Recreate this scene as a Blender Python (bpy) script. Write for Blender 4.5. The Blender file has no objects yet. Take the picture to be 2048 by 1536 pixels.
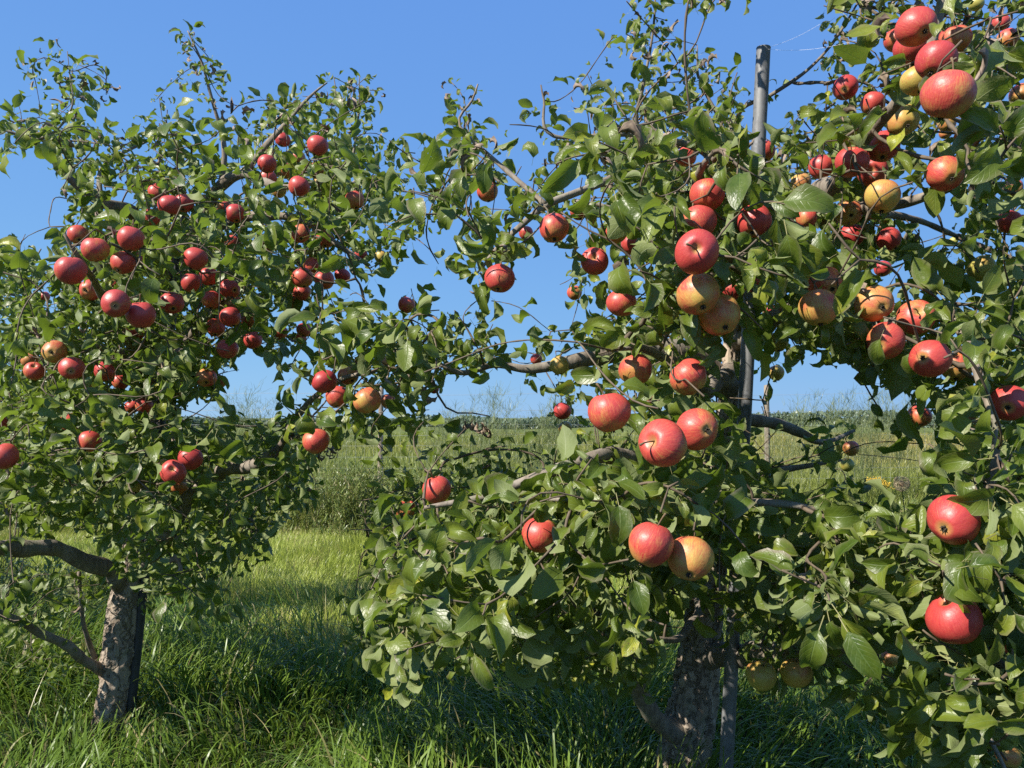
import bpy, math, random
import numpy as np
from mathutils import Vector, Matrix
R = math.radians
sc = bpy.context.scene
col = sc.collection
rng = np.random.default_rng(11)

# ------------------------------------------------------------------ camera, sky, sun, exposure
CAM_H = 1.5
PITCH = R(2.48)
FPX = 1024 / math.tan(R(33.5))
cam_d = bpy.data.cameras.new('camera')
cam_d.sensor_width = 36
cam_d.lens = 18 / math.tan(R(33.5))
cam_d.clip_start = 0.05
cam_d.clip_end = 3000
cam = bpy.data.objects.new('camera', cam_d)
col.objects.link(cam)
cam.location = (0, 0, CAM_H)
cam.rotation_euler = (R(90) + PITCH, 0, 0)
sc.camera = cam

SUN_EL, SUN_AZ = R(41), R(237)          # azimuth clockwise from +Y: behind the camera to its left
world = bpy.data.worlds.new('World')
sc.world = world
world.use_nodes = True
wn = world.node_tree.nodes
sky = wn.new('ShaderNodeTexSky')
sky.sky_type = 'NISHITA'
sky.sun_disc = False
sky.sun_elevation = SUN_EL
sky.sun_rotation = -SUN_AZ
sky.altitude = 0
sky.air_density = 1.0
sky.dust_density = 0.0
sky.ozone_density = 6.0
wl = world.node_tree.links
sp_ = wn.new('ShaderNodeSeparateColor')
cb_ = wn.new('ShaderNodeCombineColor')
wl.new(sky.outputs['Color'], sp_.inputs[0])
for i, (gain, gam) in enumerate(((0.53, 0.38), (1.0, 0.32), (2.42, 0.10))):     # the camera's soft response to the bright sky
    pw = wn.new('ShaderNodeMath'); pw.operation = 'POWER'; pw.inputs[1].default_value = gam
    ml = wn.new('ShaderNodeMath'); ml.operation = 'MULTIPLY'; ml.inputs[1].default_value = gain
    wl.new(sp_.outputs[i], pw.inputs[0]); wl.new(pw.outputs[0], ml.inputs[0]); wl.new(ml.outputs[0], cb_.inputs[i])
wl.new(cb_.outputs[0], wn['Background'].inputs['Color'])
wn['Background'].inputs['Strength'].default_value = 0.15
SUN = Vector((math.sin(SUN_AZ) * math.cos(SUN_EL), math.cos(SUN_AZ) * math.cos(SUN_EL), math.sin(SUN_EL)))
sun_d = bpy.data.lights.new('sun', 'SUN')
sun_d.energy = 5.0
sun_d.angle = R(0.53)
sun_d.color = (1.0, 0.94, 0.84)
sun = bpy.data.objects.new('sun', sun_d)
col.objects.link(sun)
sun.rotation_euler = (-SUN).to_track_quat('-Z', 'Y').to_euler()
sun.location = SUN * 50

sc.view_settings.view_transform = 'Standard'
sc.view_settings.look = 'None'
sc.view_settings.exposure = 0.97
sc.view_settings.gamma = 1.0
sc.render.engine = 'CYCLES'
sc.cycles.use_denoising = False
sc.cycles.max_bounces = 8
sc.cycles.transparent_max_bounces = 12
sc.cycles.caustics_reflective = False
sc.cycles.caustics_refractive = False
sc.cycles.sample_clamp_indirect = 4.0

# ------------------------------------------------------------------ helpers
CAM = np.array((0, 0, CAM_H))
FW = np.array((0, math.cos(PITCH), math.sin(PITCH)))
UP = np.array((0, -math.sin(PITCH), math.cos(PITCH)))
RT = np.array((1.0, 0, 0))
SUNV = np.array(SUN)


def at(x, y, d):
    """World point seen at photograph pixel (x, y) of 2048x1536 at depth d metres."""
    x, y, d = (np.asarray(v, float)[..., None] for v in (x, y, d))
    return CAM + d * (FW + (x - 1024) / FPX * RT - (y - 768) / FPX * UP)


def project(p):
    q = np.asarray(p, float) - CAM
    d = q @ FW
    ds = np.where(d > 1e-3, d, 1e-3)
    return 1024 + q @ RT / ds * FPX, 768 - q @ UP / ds * FPX, d


def norm(v):
    return v / np.maximum(np.linalg.norm(v, axis=-1, keepdims=True), 1e-9)


def hash3(i):
    i = i.astype(np.int64)
    h = (i[..., 0] * 374761393 + i[..., 1] * 668265263 + i[..., 2] * 2147483647 * 3 + 1013904223) & 0xffffffff
    h = ((h ^ (h >> 13)) * 1274126177) & 0xffffffff
    h = h ^ (h >> 16)
    return (h & 0xffff) / 65535.0


def vnoise(p):
    p = np.asarray(p, float)
    i = np.floor(p)
    f = p - i
    f = f * f * (3 - 2 * f)
    out = 0
    for dx in (0, 1):
        for dy in (0, 1):
            for dz in (0, 1):
                w = (f[..., 0] if dx else 1 - f[..., 0]) * (f[..., 1] if dy else 1 - f[..., 1]) * (f[..., 2] if dz else 1 - f[..., 2])
                out = out + w * hash3(i + np.array((dx, dy, dz)))
    return out


def mesh_np(name, verts, faces, mats=(), uv=None, colr=None, mi=None, smooth=True):
    """verts (N,3); faces: list of (M,k) int arrays with constant k each."""
    me = bpy.data.meshes.new(name)
    verts = np.asarray(verts, np.float32)
    if not isinstance(faces, (list, tuple)):
        faces = [faces]
    faces = [np.asarray(f, np.int32) for f in faces if len(f)]
    me.vertices.add(len(verts))
    me.vertices.foreach_set('co', verts.ravel())
    loops = np.concatenate([f.ravel() for f in faces])
    tot = np.concatenate([np.full(len(f), f.shape[1], np.int32) for f in faces])
    start = np.concatenate(([0], np.cumsum(tot)[:-1])).astype(np.int32)
    me.loops.add(len(loops))
    me.loops.foreach_set('vertex_index', loops)
    me.polygons.add(len(tot))
    me.polygons.foreach_set('loop_start', start)
    me.polygons.foreach_set('loop_total', tot)
    if mi is not None:
        me.polygons.foreach_set('material_index', np.asarray(mi, np.int32))
    me.polygons.foreach_set('use_smooth', np.full(len(tot), smooth))
    if uv is not None:
        l = me.uv_layers.new(name='UVMap')
        l.data.foreach_set('uv', np.asarray(uv, np.float32)[loops].ravel())
    if colr is not None:
        a = me.color_attributes.new('leaf', 'FLOAT_COLOR', 'POINT')
        a.data.foreach_set('color', np.asarray(colr, np.float32).ravel())
    for m in mats:
        me.materials.append(m)
    me.update(calc_edges=True)
    return me


def link(name, me, parent=None, loc=None):
    o = bpy.data.objects.new(name, me)
    col.objects.link(o)
    if parent is not None:
        o.parent = parent
    if loc is not None:
        o.location = loc
    return o


def tag(o, label=None, cat=None, group=None, kind=None):
    for k, v in (('label', label), ('category', cat), ('group', group), ('kind', kind)):
        if v:
            o[k] = v
    return o


def empty(name, loc):
    o = link(name, None, None, loc)
    o.empty_display_size = 0.1
    return o


def spline(pts, step):
    """Catmull-Rom through rows of (x, y, z, ...), resampled about every step metres."""
    p = np.asarray(pts, float)
    p = np.vstack((2 * p[0] - p[1], p, 2 * p[-1] - p[-2]))
    out = []
    for i in range(1, len(p) - 2):
        n = max(2, int(np.linalg.norm(p[i + 1, :3] - p[i, :3]) / step))
        t = np.linspace(0, 1, n, endpoint=False)[:, None]
        a, b, c, d = p[i - 1], p[i], p[i + 1], p[i + 2]
        out.append(0.5 * (2 * b + (c - a) * t + (2 * a - 5 * b + 4 * c - d) * t ** 2 + (3 * b - a - 3 * c + d) * t ** 3))
    out.append(p[-2][None])
    return np.vstack(out)


def frames(path):
    t = norm(np.gradient(path, axis=0))
    ref = np.array((0.31, 0.77, 0.12))
    u = np.zeros_like(t)
    prev = ref
    for i in range(len(t)):
        x = prev - t[i] * (prev @ t[i])
        n = np.linalg.norm(x)
        if n < 1e-4:
            x = np.cross(t[i], (1, 0, 0)); n = np.linalg.norm(x)
        prev = x / n
        u[i] = prev
    return t, u, np.cross(t, u)


def tube(path, rad, sides, cap=True, disp=None):
    path = np.asarray(path, float)
    rad = np.broadcast_to(np.asarray(rad, float), (len(path),))
    t, u, v = frames(path)
    a = np.linspace(0, 2 * np.pi, sides, endpoint=False)
    ring = np.cos(a)[None, :, None] * u[:, None] + np.sin(a)[None, :, None] * v[:, None]
    r = np.repeat(rad[:, None], sides, 1)
    if disp is not None:
        r = r * disp(path, a, rad)
    P = path[:, None] + ring * r[..., None]
    n = len(path)
    i = np.arange(n - 1)[:, None] * sides
    j = np.arange(sides)[None]
    k = (j + 1) % sides
    F = np.stack((i + j, i + k, i + sides + k, i + sides + j), -1).reshape(-1, 4)
    V = P.reshape(-1, 3)
    tri = np.zeros((0, 3), int)
    if cap:
        V = np.vstack((V, path[-1] + t[-1] * rad[-1] * 0.3, path[0]))
        b = (n - 1) * sides
        c = len(V) - 2
        tri = np.concatenate((np.stack((b + j[0], b + k[0], np.full(sides, c)), -1),
                              np.stack((k[0], j[0], np.full(sides, c + 1)), -1)))
    return V, F, tri


class Soup:
    def __init__(s):
        s.V, s.Q, s.T, s.n = [], [], [], 0

    def add(s, V, F, T=None):
        s.V.append(V); s.Q.append(np.asarray(F) + s.n)
        if T is not None and len(T):
            s.T.append(np.asarray(T) + s.n)
        s.n += len(V)

    def mesh(s, name, mats, origin=(0, 0, 0), smooth=True):
        V = np.vstack(s.V) - np.asarray(origin)
        f = [np.vstack(s.Q)] if s.Q else []
        if s.T:
            f.append(np.vstack(s.T))
        return mesh_np(name, V, f, mats, smooth=smooth)


# ------------------------------------------------------------------ materials
class N:
    """Tiny node-tree builder."""

    def __init__(s, name):
        s.m = bpy.data.materials.new(name)
        s.m.use_nodes = True
        s.t = s.m.node_tree
        s.t.nodes.clear()
        s.out = s.t.nodes.new('ShaderNodeOutputMaterial')

    def n(s, kind, props=None, **ins):
        nd = s.t.nodes.new('ShaderNode' + kind)
        for k, v in (props or {}).items():
            setattr(nd, k, v)
        for k, v in ins.items():
            k = k.replace('_', ' ')
            sock = nd.inputs[int(k[1:])] if k[0] == 'i' and k[1:].isdigit() else nd.inputs[k]
            s.set(sock, v)
        return nd

    def set(s, sock, v):
        if isinstance(v, bpy.types.NodeSocket):
            s.t.links.new(v, sock)
        elif isinstance(v, bpy.types.Node):
            s.t.links.new(v.outputs[0], sock)
        else:
            if sock.type == 'RGBA' and isinstance(v, (tuple, list)) and len(v) == 3:
                v = (*v, 1)
            sock.default_value = v

    def mix(s, f, a, b, mode='MIX'):
        nd = s.t.nodes.new('ShaderNodeMix')
        nd.data_type = 'RGBA'
        nd.blend_type = mode
        s.set(nd.inputs[0], f); s.set(nd.inputs[6], a); s.set(nd.inputs[7], b)
        return nd.outputs[2]

    def math(s, op, a, b=0.0, c=0.0, clamp=False):
        nd = s.t.nodes.new('ShaderNodeMath')
        nd.operation = op
        nd.use_clamp = clamp
        s.set(nd.inputs[0], a); s.set(nd.inputs[1], b); s.set(nd.inputs[2], c)
        return nd.outputs[0]

    def ramp(s, f, *stops):
        nd = s.t.nodes.new('ShaderNodeValToRGB')
        e = nd.color_ramp.elements
        while len(e) < len(stops):
            e.new(0.5)
        for el, (p, c) in zip(e, stops):
            el.position = p
            el.color = (c, c, c, 1) if isinstance(c, (int, float)) else (*c, 1)
        s.set(nd.inputs[0], f)
        return nd.outputs[0]

    def noise(s, vec, scale, detail=3, rough=0.5, out=0):
        nd = s.n('TexNoise', None, Scale=scale, Detail=detail, Roughness=rough)
        if vec is not None:
            s.set(nd.inputs['Vector'], vec)
        return nd.outputs[out]

    def bump(s, h, strength, dist):
        return s.n('Bump', None, Height=h, Strength=strength, Distance=dist).outputs[0]

    def done(s, sh):
        s.set(s.out.inputs['Surface'], sh)
        return s.m


def mat_leaf(name, holes):
    n = N(name)
    uvn = n.n('UVMap').outputs[0]
    at_ = n.n('Attribute', {'attribute_name': 'leaf'})
    sep = n.n('SeparateColor', None, Color=at_.outputs['Color'])
    rnd, yel, age = sep.outputs
    uv = n.n('SeparateXYZ', None, Vector=uvn)
    u, v = uv.outputs[0], uv.outputs[1]
    off = n.n('CombineXYZ', None, X=u, Y=v, Z=n.math('MULTIPLY', rnd, 37.0)).outputs[0]
    au = n.math('ABSOLUTE', n.math('SUBTRACT', u, 0.5))
    # veins: midrib and slanting side veins
    mid = n.ramp(au, (0.0, 1.0), (0.035, 0.0))
    side = n.math('FRACT', n.math('MULTIPLY', n.math('SUBTRACT', v, n.math('MULTIPLY', au, 0.55)), 8.0))
    side = n.ramp(n.math('ABSOLUTE', n.math('SUBTRACT', side, 0.5)), (0.0, 1.0), (0.10, 0.0))
    vein = n.math('MAXIMUM', mid, n.math('MULTIPLY', side, 0.35))
    mot = n.noise(off, 3.2, 4, 0.6)
    top = n.mix(n.ramp(rnd, (0.0, 0.0), (1.0, 1.0)), (0.042, 0.078, 0.008), (0.138, 0.176, 0.021))
    top = n.mix(n.ramp(mot, (0.35, 0.0), (0.7, 0.45)), top, (0.135, 0.175, 0.026))
    top = n.mix(n.math('MULTIPLY', vein, 0.55), top, (0.16, 0.22, 0.07))
    # yellowing spreads in patches, brown specks with age
    ypatch = n.math('MULTIPLY', n.ramp(n.noise(off, 2.0, 3), (0.3, 0.0), (0.62, 1.0)), yel)
    top = n.mix(ypatch, top, (0.36, 0.36, 0.035))
    spot = n.ramp(n.noise(off, 9.0, 2), (0.62, 0.0), (0.70, 1.0))
    brown = n.math('MULTIPLY', spot, n.math('ADD', n.math('MULTIPLY', yel, 0.6), n.math('MULTIPLY', age, 0.85)), clamp=True)
    top = n.mix(brown, top, (0.11, 0.065, 0.035))
    edge = n.math('MULTIPLY', n.ramp(n.math('ADD', au, n.math('MULTIPLY', mot, 0.25)), (0.42, 0.0), (0.60, 1.0)), age)
    top = n.mix(edge, top, (0.24, 0.19, 0.15))
    bot = n.mix(0.55, top, (0.23, 0.27, 0.115))
    bot = n.mix(n.math('MULTIPLY', vein, 0.4), bot, (0.42, 0.44, 0.28))
    back = n.n('NewGeometry').outputs['Backfacing']
    colr = n.mix(back, top, bot)
    pet = n.math('LESS_THAN', v, 0.0)
    colr = n.mix(pet, colr, (0.30, 0.28, 0.12))
    h = n.math('ADD', n.math('MULTIPLY', vein, -1.0), n.math('MULTIPLY', n.noise(off, 14.0, 2), 0.8))
    bmp = n.bump(h, 0.35, 0.0022)
    rough = n.math('ADD', n.math('MULTIPLY', back, 0.28), n.math('ADD', 0.26, n.math('MULTIPLY', mot, 0.24)))
    bs = n.n('BsdfPrincipled', None, Base_Color=colr, Roughness=rough, Normal=bmp, Specular_IOR_Level=0.42)
    tr = n.n('BsdfTranslucent', None, Color=n.mix(0.5, n.mix(0.6, top, (0.22, 0.34, 0.03)), (0.24, 0.36, 0.03)), Normal=bmp)
    sh = n.n('MixShader', None, i0=0.31, i1=bs, i2=tr)
    if holes:
        # eaten through between the veins: voronoi gaps, more where the leaf is older
        vor = n.n('TexVoronoi', {'feature': 'F1'}, Vector=off, Scale=9.0, Randomness=1.0).outputs['Distance']
        big = n.noise(off, 3.0, 2)
        thr = n.math('SUBTRACT', n.math('MULTIPLY', age, 0.40), n.math('MULTIPLY', big, 0.30))
        hole = n.math('MULTIPLY', n.math('LESS_THAN', vor, thr), n.math('LESS_THAN', vein, 0.3))
        hole = n.math('MULTIPLY', hole, n.math('GREATER_THAN', v, 0.03))
        sh = n.n('MixShader', None, i0=hole, i1=sh, i2=n.n('BsdfTransparent'))
    return n.done(sh)


def mat_dry():
    n = N('dry leaf')
    at_ = n.n('Attribute', {'attribute_name': 'leaf'})
    rnd = n.n('SeparateColor', None, Color=at_.outputs['Color']).outputs[0]
    uvn = n.n('UVMap').outputs[0]
    c = n.mix(n.ramp(n.noise(uvn, 5.0, 4), (0.3, 0.0), (0.7, 1.0)), (0.07, 0.045, 0.03), (0.30, 0.22, 0.14))
    c = n.mix(n.math('MULTIPLY', rnd, 0.6), c, (0.27, 0.21, 0.18))
    return n.done(n.n('BsdfPrincipled', None, Base_Color=c, Roughness=0.75))


def mat_bark(name, rough_bark, c_hi, c_lo):
    n = N(name)
    oc = n.n('TexCoord').outputs['Object']
    st = n.n('Mapping', None, Vector=oc, Scale=(1, 1, 0.17)).outputs[0]
    f = n.noise(st, 24.0 if rough_bark else 60.0, 6, 0.65)
    g = n.noise(oc, 9.0, 4, 0.6)
    vor = n.n('TexVoronoi', {'feature': 'DISTANCE_TO_EDGE'}, Vector=n.mix(0.12, st, n.n('TexNoise', None, Vector=oc, Scale=22.0).outputs[1]), Scale=15.0 if rough_bark else 34.0).outputs['Distance']
    crack = n.ramp(vor, (0.0, 0.0), (0.12 if rough_bark else 0.02, 1.0))
    c = n.mix(n.ramp(f, (0.33, 0.0), (0.68, 1.0)), c_lo, c_hi)
    c = n.mix(n.ramp(g, (0.45, 0.0), (0.75, 0.55)), c, (0.33, 0.31, 0.27))
    c = n.mix(n.ramp(n.noise(oc, 16.0, 3), (0.58, 0.0), (0.72, 0.5)), c, (0.14, 0.16, 0.10))
    if rough_bark:
        c = n.mix(crack, n.mix(0.6, c, (0.03, 0.022, 0.016)), c)
    h = n.math('ADD', f, n.math('MULTIPLY', crack, 0.8 if rough_bark else 0.1))
    b = n.bump(h, 0.8, 0.008 if rough_bark else 0.003)
    return n.done(n.n('BsdfPrincipled', None, Base_Color=c, Roughness=0.85, Normal=b, Specular_IOR_Level=0.3))


def mat_apple():
    n = N('apple skin')
    oc = n.n('TexCoord').outputs['Object']
    red = n.n('Attribute', {'attribute_name': 'redness', 'attribute_type': 'OBJECT'}).outputs['Fac']
    sid = n.n('ObjectInfo').outputs['Random']
    off = n.n('VectorMath', {'operation': 'ADD'}, i0=oc, i1=n.n('CombineXYZ', None, X=n.math('MULTIPLY', sid, 19.0), Y=n.math('MULTIPLY', sid, 7.0)).outputs[0]).outputs[0]
    sp = n.n('SeparateXYZ', None, Vector=oc)
    ang = n.math('ARCTAN2', sp.outputs[1], sp.outputs[0])
    # stripes run from stem to calyx
    sv = n.n('CombineXYZ', None, X=n.math('MULTIPLY', n.math('COSINE', ang), 2.2), Y=n.math('MULTIPLY', n.math('SINE', ang), 2.2), Z=n.math('ADD', n.math('MULTIPLY', sp.outputs[2], 0.35), n.math('MULTIPLY', sid, 30.0))).outputs[0]
    stripe = n.noise(sv, 9.0, 6, 0.75)
    patch = n.noise(off, 1.15, 3, 0.5)
    # blush grows towards one cheek and the shoulder; calyx end stays greener
    ca = n.n('VectorRotate', {'rotation_type': 'Z_AXIS'}, Vector=oc, Angle=n.math('MULTIPLY', sid, 6.28)).outputs[0]
    cheek = n.n('SeparateXYZ', None, Vector=ca).outputs[0]
    m = n.math('ADD', n.math('MULTIPLY', n.math('SUBTRACT', patch, 0.5), 1.5), n.math('MULTIPLY', n.math('SUBTRACT', stripe, 0.5), 1.5))
    m = n.math('ADD', m, n.math('MULTIPLY', cheek, 0.22))
    m = n.math('ADD', m, n.math('MULTIPLY', sp.outputs[2], 0.22))
    m = n.math('ADD', m, n.math('SUBTRACT', n.math('MULTIPLY', red, 1.55), 0.33))
    under = n.mix(n.noise(off, 2.0, 2), (0.40, 0.36, 0.075), (0.50, 0.29, 0.07))
    under = n.mix(n.ramp(red, (0.0, 1.0), (0.22, 0.0)), under, (0.33, 0.35, 0.075))
    blush = n.mix(n.ramp(stripe, (0.35, 0.0), (0.65, 1.0)), (0.53, 0.095, 0.058), (0.39, 0.032, 0.035))
    blush = n.mix(n.ramp(red, (0.75, 0.0), (1.0, 0.75)), blush, (0.33, 0.022, 0.031))
    c = n.mix(n.ramp(n.math('ADD', n.math('MULTIPLY', m, 0.62), 0.17), (0.12, 0.0), (0.62, 1.0)), under, blush)
    # pale lenticels
    vor = n.n('TexVoronoi', {'feature': 'F1'}, Vector=off, Scale=15.0).outputs['Distance']
    c = n.mix(n.ramp(vor, (0.05, 0.38), (0.09, 0.0)), c, (0.62, 0.42, 0.25))
    # russet round the stem and a few scuffs
    rad = n.math('SQRT', n.math('ADD', n.math('POWER', sp.outputs[0], 2.0), n.math('POWER', sp.outputs[1], 2.0)))
    rus = n.math('MULTIPLY', n.ramp(n.math('ADD', rad, n.math('MULTIPLY', patch, 0.25)), (0.18, 1.0), (0.42, 0.0)), n.math('GREATER_THAN', sp.outputs[2], 0.2))
    c = n.mix(n.math('MULTIPLY', rus, 0.75), c, (0.36, 0.30, 0.10))
    cal = n.math('MULTIPLY', n.ramp(rad, (0.10, 1.0), (0.38, 0.0)), n.math('LESS_THAN', sp.outputs[2], -0.2))
    c = n.mix(n.math('MULTIPLY', cal, 0.7), c, (0.40, 0.33, 0.09))
    scuff = n.ramp(n.noise(off, 3.6, 5, 0.75), (0.655, 0.0), (0.71, 0.6))
    c = n.mix(scuff, c, (0.33, 0.20, 0.10))
    ro = n.math('ADD', 0.34, n.math('MULTIPLY', n.noise(off, 5.0, 3), 0.22))
    b = n.bump(n.noise(off, 9.0, 3), 0.12, 0.004)
    bs = n.n('BsdfPrincipled', None, Base_Color=c, Roughness=ro, Normal=b, Specular_IOR_Level=0.5, Subsurface_Weight=0.06, Subsurface_Scale=0.004, Subsurface_Radius=(1.0, 0.4, 0.2))
    return n.done(bs)


def mat_simple(name, c, rough=0.7, metal=0.0, var=0.25, scale=20.0, bump=0.0):
    n = N(name)
    oc = n.n('TexCoord').outputs['Object']
    f = n.noise(oc, scale, 5, 0.6)
    cc = n.mix(n.ramp(f, (0.3, 0.0), (0.7, 1.0)), tuple(x * (1 - var) for x in c), tuple(min(1, x * (1 + var)) for x in c))
    kw = {}
    if bump:
        kw['Normal'] = n.bump(f, 0.6, bump)
    return n.done(n.n('BsdfPrincipled', None, Base_Color=cc, Roughness=n.math('ADD', rough - 0.08, n.math('MULTIPLY', f, 0.16)), Metallic=metal, **kw))


def mat_steel():
    n = N('galvanised steel')
    oc = n.n('TexCoord').outputs['Object']
    v = n.n('TexVoronoi', {'feature': 'F1'}, Vector=n.n('Mapping', None, Vector=oc, Scale=(1, 1, 0.55)).outputs[0], Scale=170.0).outputs['Color']
    f = n.n('SeparateColor', None, Color=v).outputs[0]
    g = n.noise(n.n('Mapping', None, Vector=oc, Scale=(1, 1, 0.08)).outputs[0], 55.0, 5, 0.6)
    c = n.mix(f, (0.115, 0.118, 0.122), (0.165, 0.168, 0.172))
    c = n.mix(n.ramp(g, (0.45, 0.0), (0.72, 0.7)), c, (0.24, 0.24, 0.235))
    c = n.mix(n.ramp(n.noise(oc, 12.0, 5, 0.7), (0.60, 0.0), (0.75, 0.5)), c, (0.10, 0.085, 0.07))
    return n.done(n.n('BsdfPrincipled', None, Base_Color=c, Metallic=0.25, Roughness=n.math('ADD', 0.45, n.math('MULTIPLY', g, 0.25)), Normal=n.bump(g, 0.25, 0.002)))


def mat_blade(name, c0, c1, dry, tr=0.3):
    """Grass blade: colour from per-blade attribute R (hue), G (dryness)."""
    n = N(name)
    at_ = n.n('Attribute', {'attribute_name': 'leaf'})
    sep = n.n('SeparateColor', None, Color=at_.outputs['Color'])
    c = n.mix(sep.outputs[0], c0, c1)
    c = n.mix(sep.outputs[1], c, dry)
    bs = n.n('BsdfPrincipled', None, Base_Color=c, Roughness=0.36, Specular_IOR_Level=0.28)
    t = n.n('BsdfTranslucent', None, Color=n.mix(0.5, c, n.mix(0.5, c, (0.30, 0.40, 0.03))))
    return n.done(n.n('MixShader', None, i0=tr, i1=bs, i2=t))


def mat_ground():
    n = N('ground soil and turf')
    p = n.n('NewGeometry').outputs['Position']
    a = n.noise(p, 0.35, 6, 0.6)
    b = n.noise(p, 3.0, 6, 0.7)
    fine = n.noise(p, 40.0, 4, 0.7)
    c = n.mix(n.ramp(b, (0.35, 0.0), (0.7, 1.0)), (0.020, 0.026, 0.010), (0.040, 0.046, 0.018))
    y = n.n('SeparateXYZ', None, Vector=p).outputs[1]
    c = n.mix(n.ramp(n.math('DIVIDE', n.math('ADD', y, n.math('MULTIPLY', b, 1.2)), 100.0), (0.054, 0.0), (0.064, 1.0)), c, n.mix(b, (0.075, 0.10, 0.022), (0.14, 0.16, 0.04)))
    far = n.ramp(n.math('DIVIDE', y, 100.0), (0.14, 0.0), (0.34, 1.0))
    fc = n.mix(n.ramp(a, (0.35, 0.0), (0.65, 1.0)), (0.095, 0.135, 0.030), (0.155, 0.165, 0.048))
    c = n.mix(far, c, fc)
    c = n.mix(n.math('MULTIPLY', fine, 0.5), c, n.mix(0.5, c, (0.02, 0.02, 0.01)))
    return n.done(n.n('BsdfPrincipled', None, Base_Color=c, Roughness=0.95, Normal=n.bump(b, 0.7, 0.05), Specular_IOR_Level=0.1))


M_LEAF = mat_leaf('apple leaf', False)
M_LACE = mat_leaf('eaten apple leaf', True)
M_DRY = mat_dry()
M_TRUNK = mat_bark('flaking bark', True, (0.42, 0.335, 0.25), (0.165, 0.122, 0.088))
M_LIMB = mat_bark('limb bark', False, (0.25, 0.205, 0.155), (0.105, 0.082, 0.062))
M_TWIG = mat_simple('twig bark', (0.105, 0.078, 0.050), 0.8, 0, 0.35, 60)
M_APPLE = mat_apple()
M_STEM = mat_simple('apple stem', (0.13, 0.085, 0.04), 0.8, 0, 0.3, 4)
M_CALYX = mat_simple('dried calyx', (0.035, 0.025, 0.014), 0.9, 0, 0.3, 6)
M_STEEL = mat_steel()
M_PIPE = mat_simple('dark iron pipe', (0.045, 0.045, 0.048), 0.55, 0.3, 0.3, 30)
M_WOOD = mat_simple('weathered post wood', (0.21, 0.17, 0.125), 0.9, 0, 0.3, 14, 0.01)
M_WIRE = mat_simple('fence wire', (0.42, 0.43, 0.43), 0.45, 0.4, 0.1, 5)
M_SILK = mat_simple('silk', (0.85, 0.85, 0.88), 0.3, 0, 0.02, 5)
M_GROUND = mat_ground()
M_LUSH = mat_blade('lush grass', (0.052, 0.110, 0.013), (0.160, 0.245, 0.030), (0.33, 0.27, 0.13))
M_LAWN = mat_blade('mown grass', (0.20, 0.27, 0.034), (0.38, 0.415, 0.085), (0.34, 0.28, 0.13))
M_MEADOW = mat_blade('meadow grass', (0.135, 0.180, 0.034), (0.245, 0.270, 0.060), (0.36, 0.28, 0.09))
M_FERN = mat_blade('feathery weed', (0.110, 0.145, 0.055), (0.20, 0.24, 0.10), (0.32, 0.28, 0.14))
M_WEED = mat_blade('leafy weed', (0.095, 0.14, 0.032), (0.20, 0.24, 0.065), (0.26, 0.20, 0.11))
M_WOODS = mat_blade('distant hedge', (0.10, 0.145, 0.105), (0.135, 0.18, 0.125), (0.12, 0.12, 0.07), 0.1)  # paler, bluish green: distance haze put into the hedge colour
M_YELLOW = mat_simple('yellow florets', (0.48, 0.32, 0.03), 0.7, 0, 0.25, 80)
M_FLUFF = mat_simple('seed fluff', (0.50, 0.40, 0.26), 0.9, 0, 0.2, 60)
M_HEAD = mat_simple('seed head core', (0.28, 0.17, 0.08), 0.9, 0, 0.2, 60)

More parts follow.
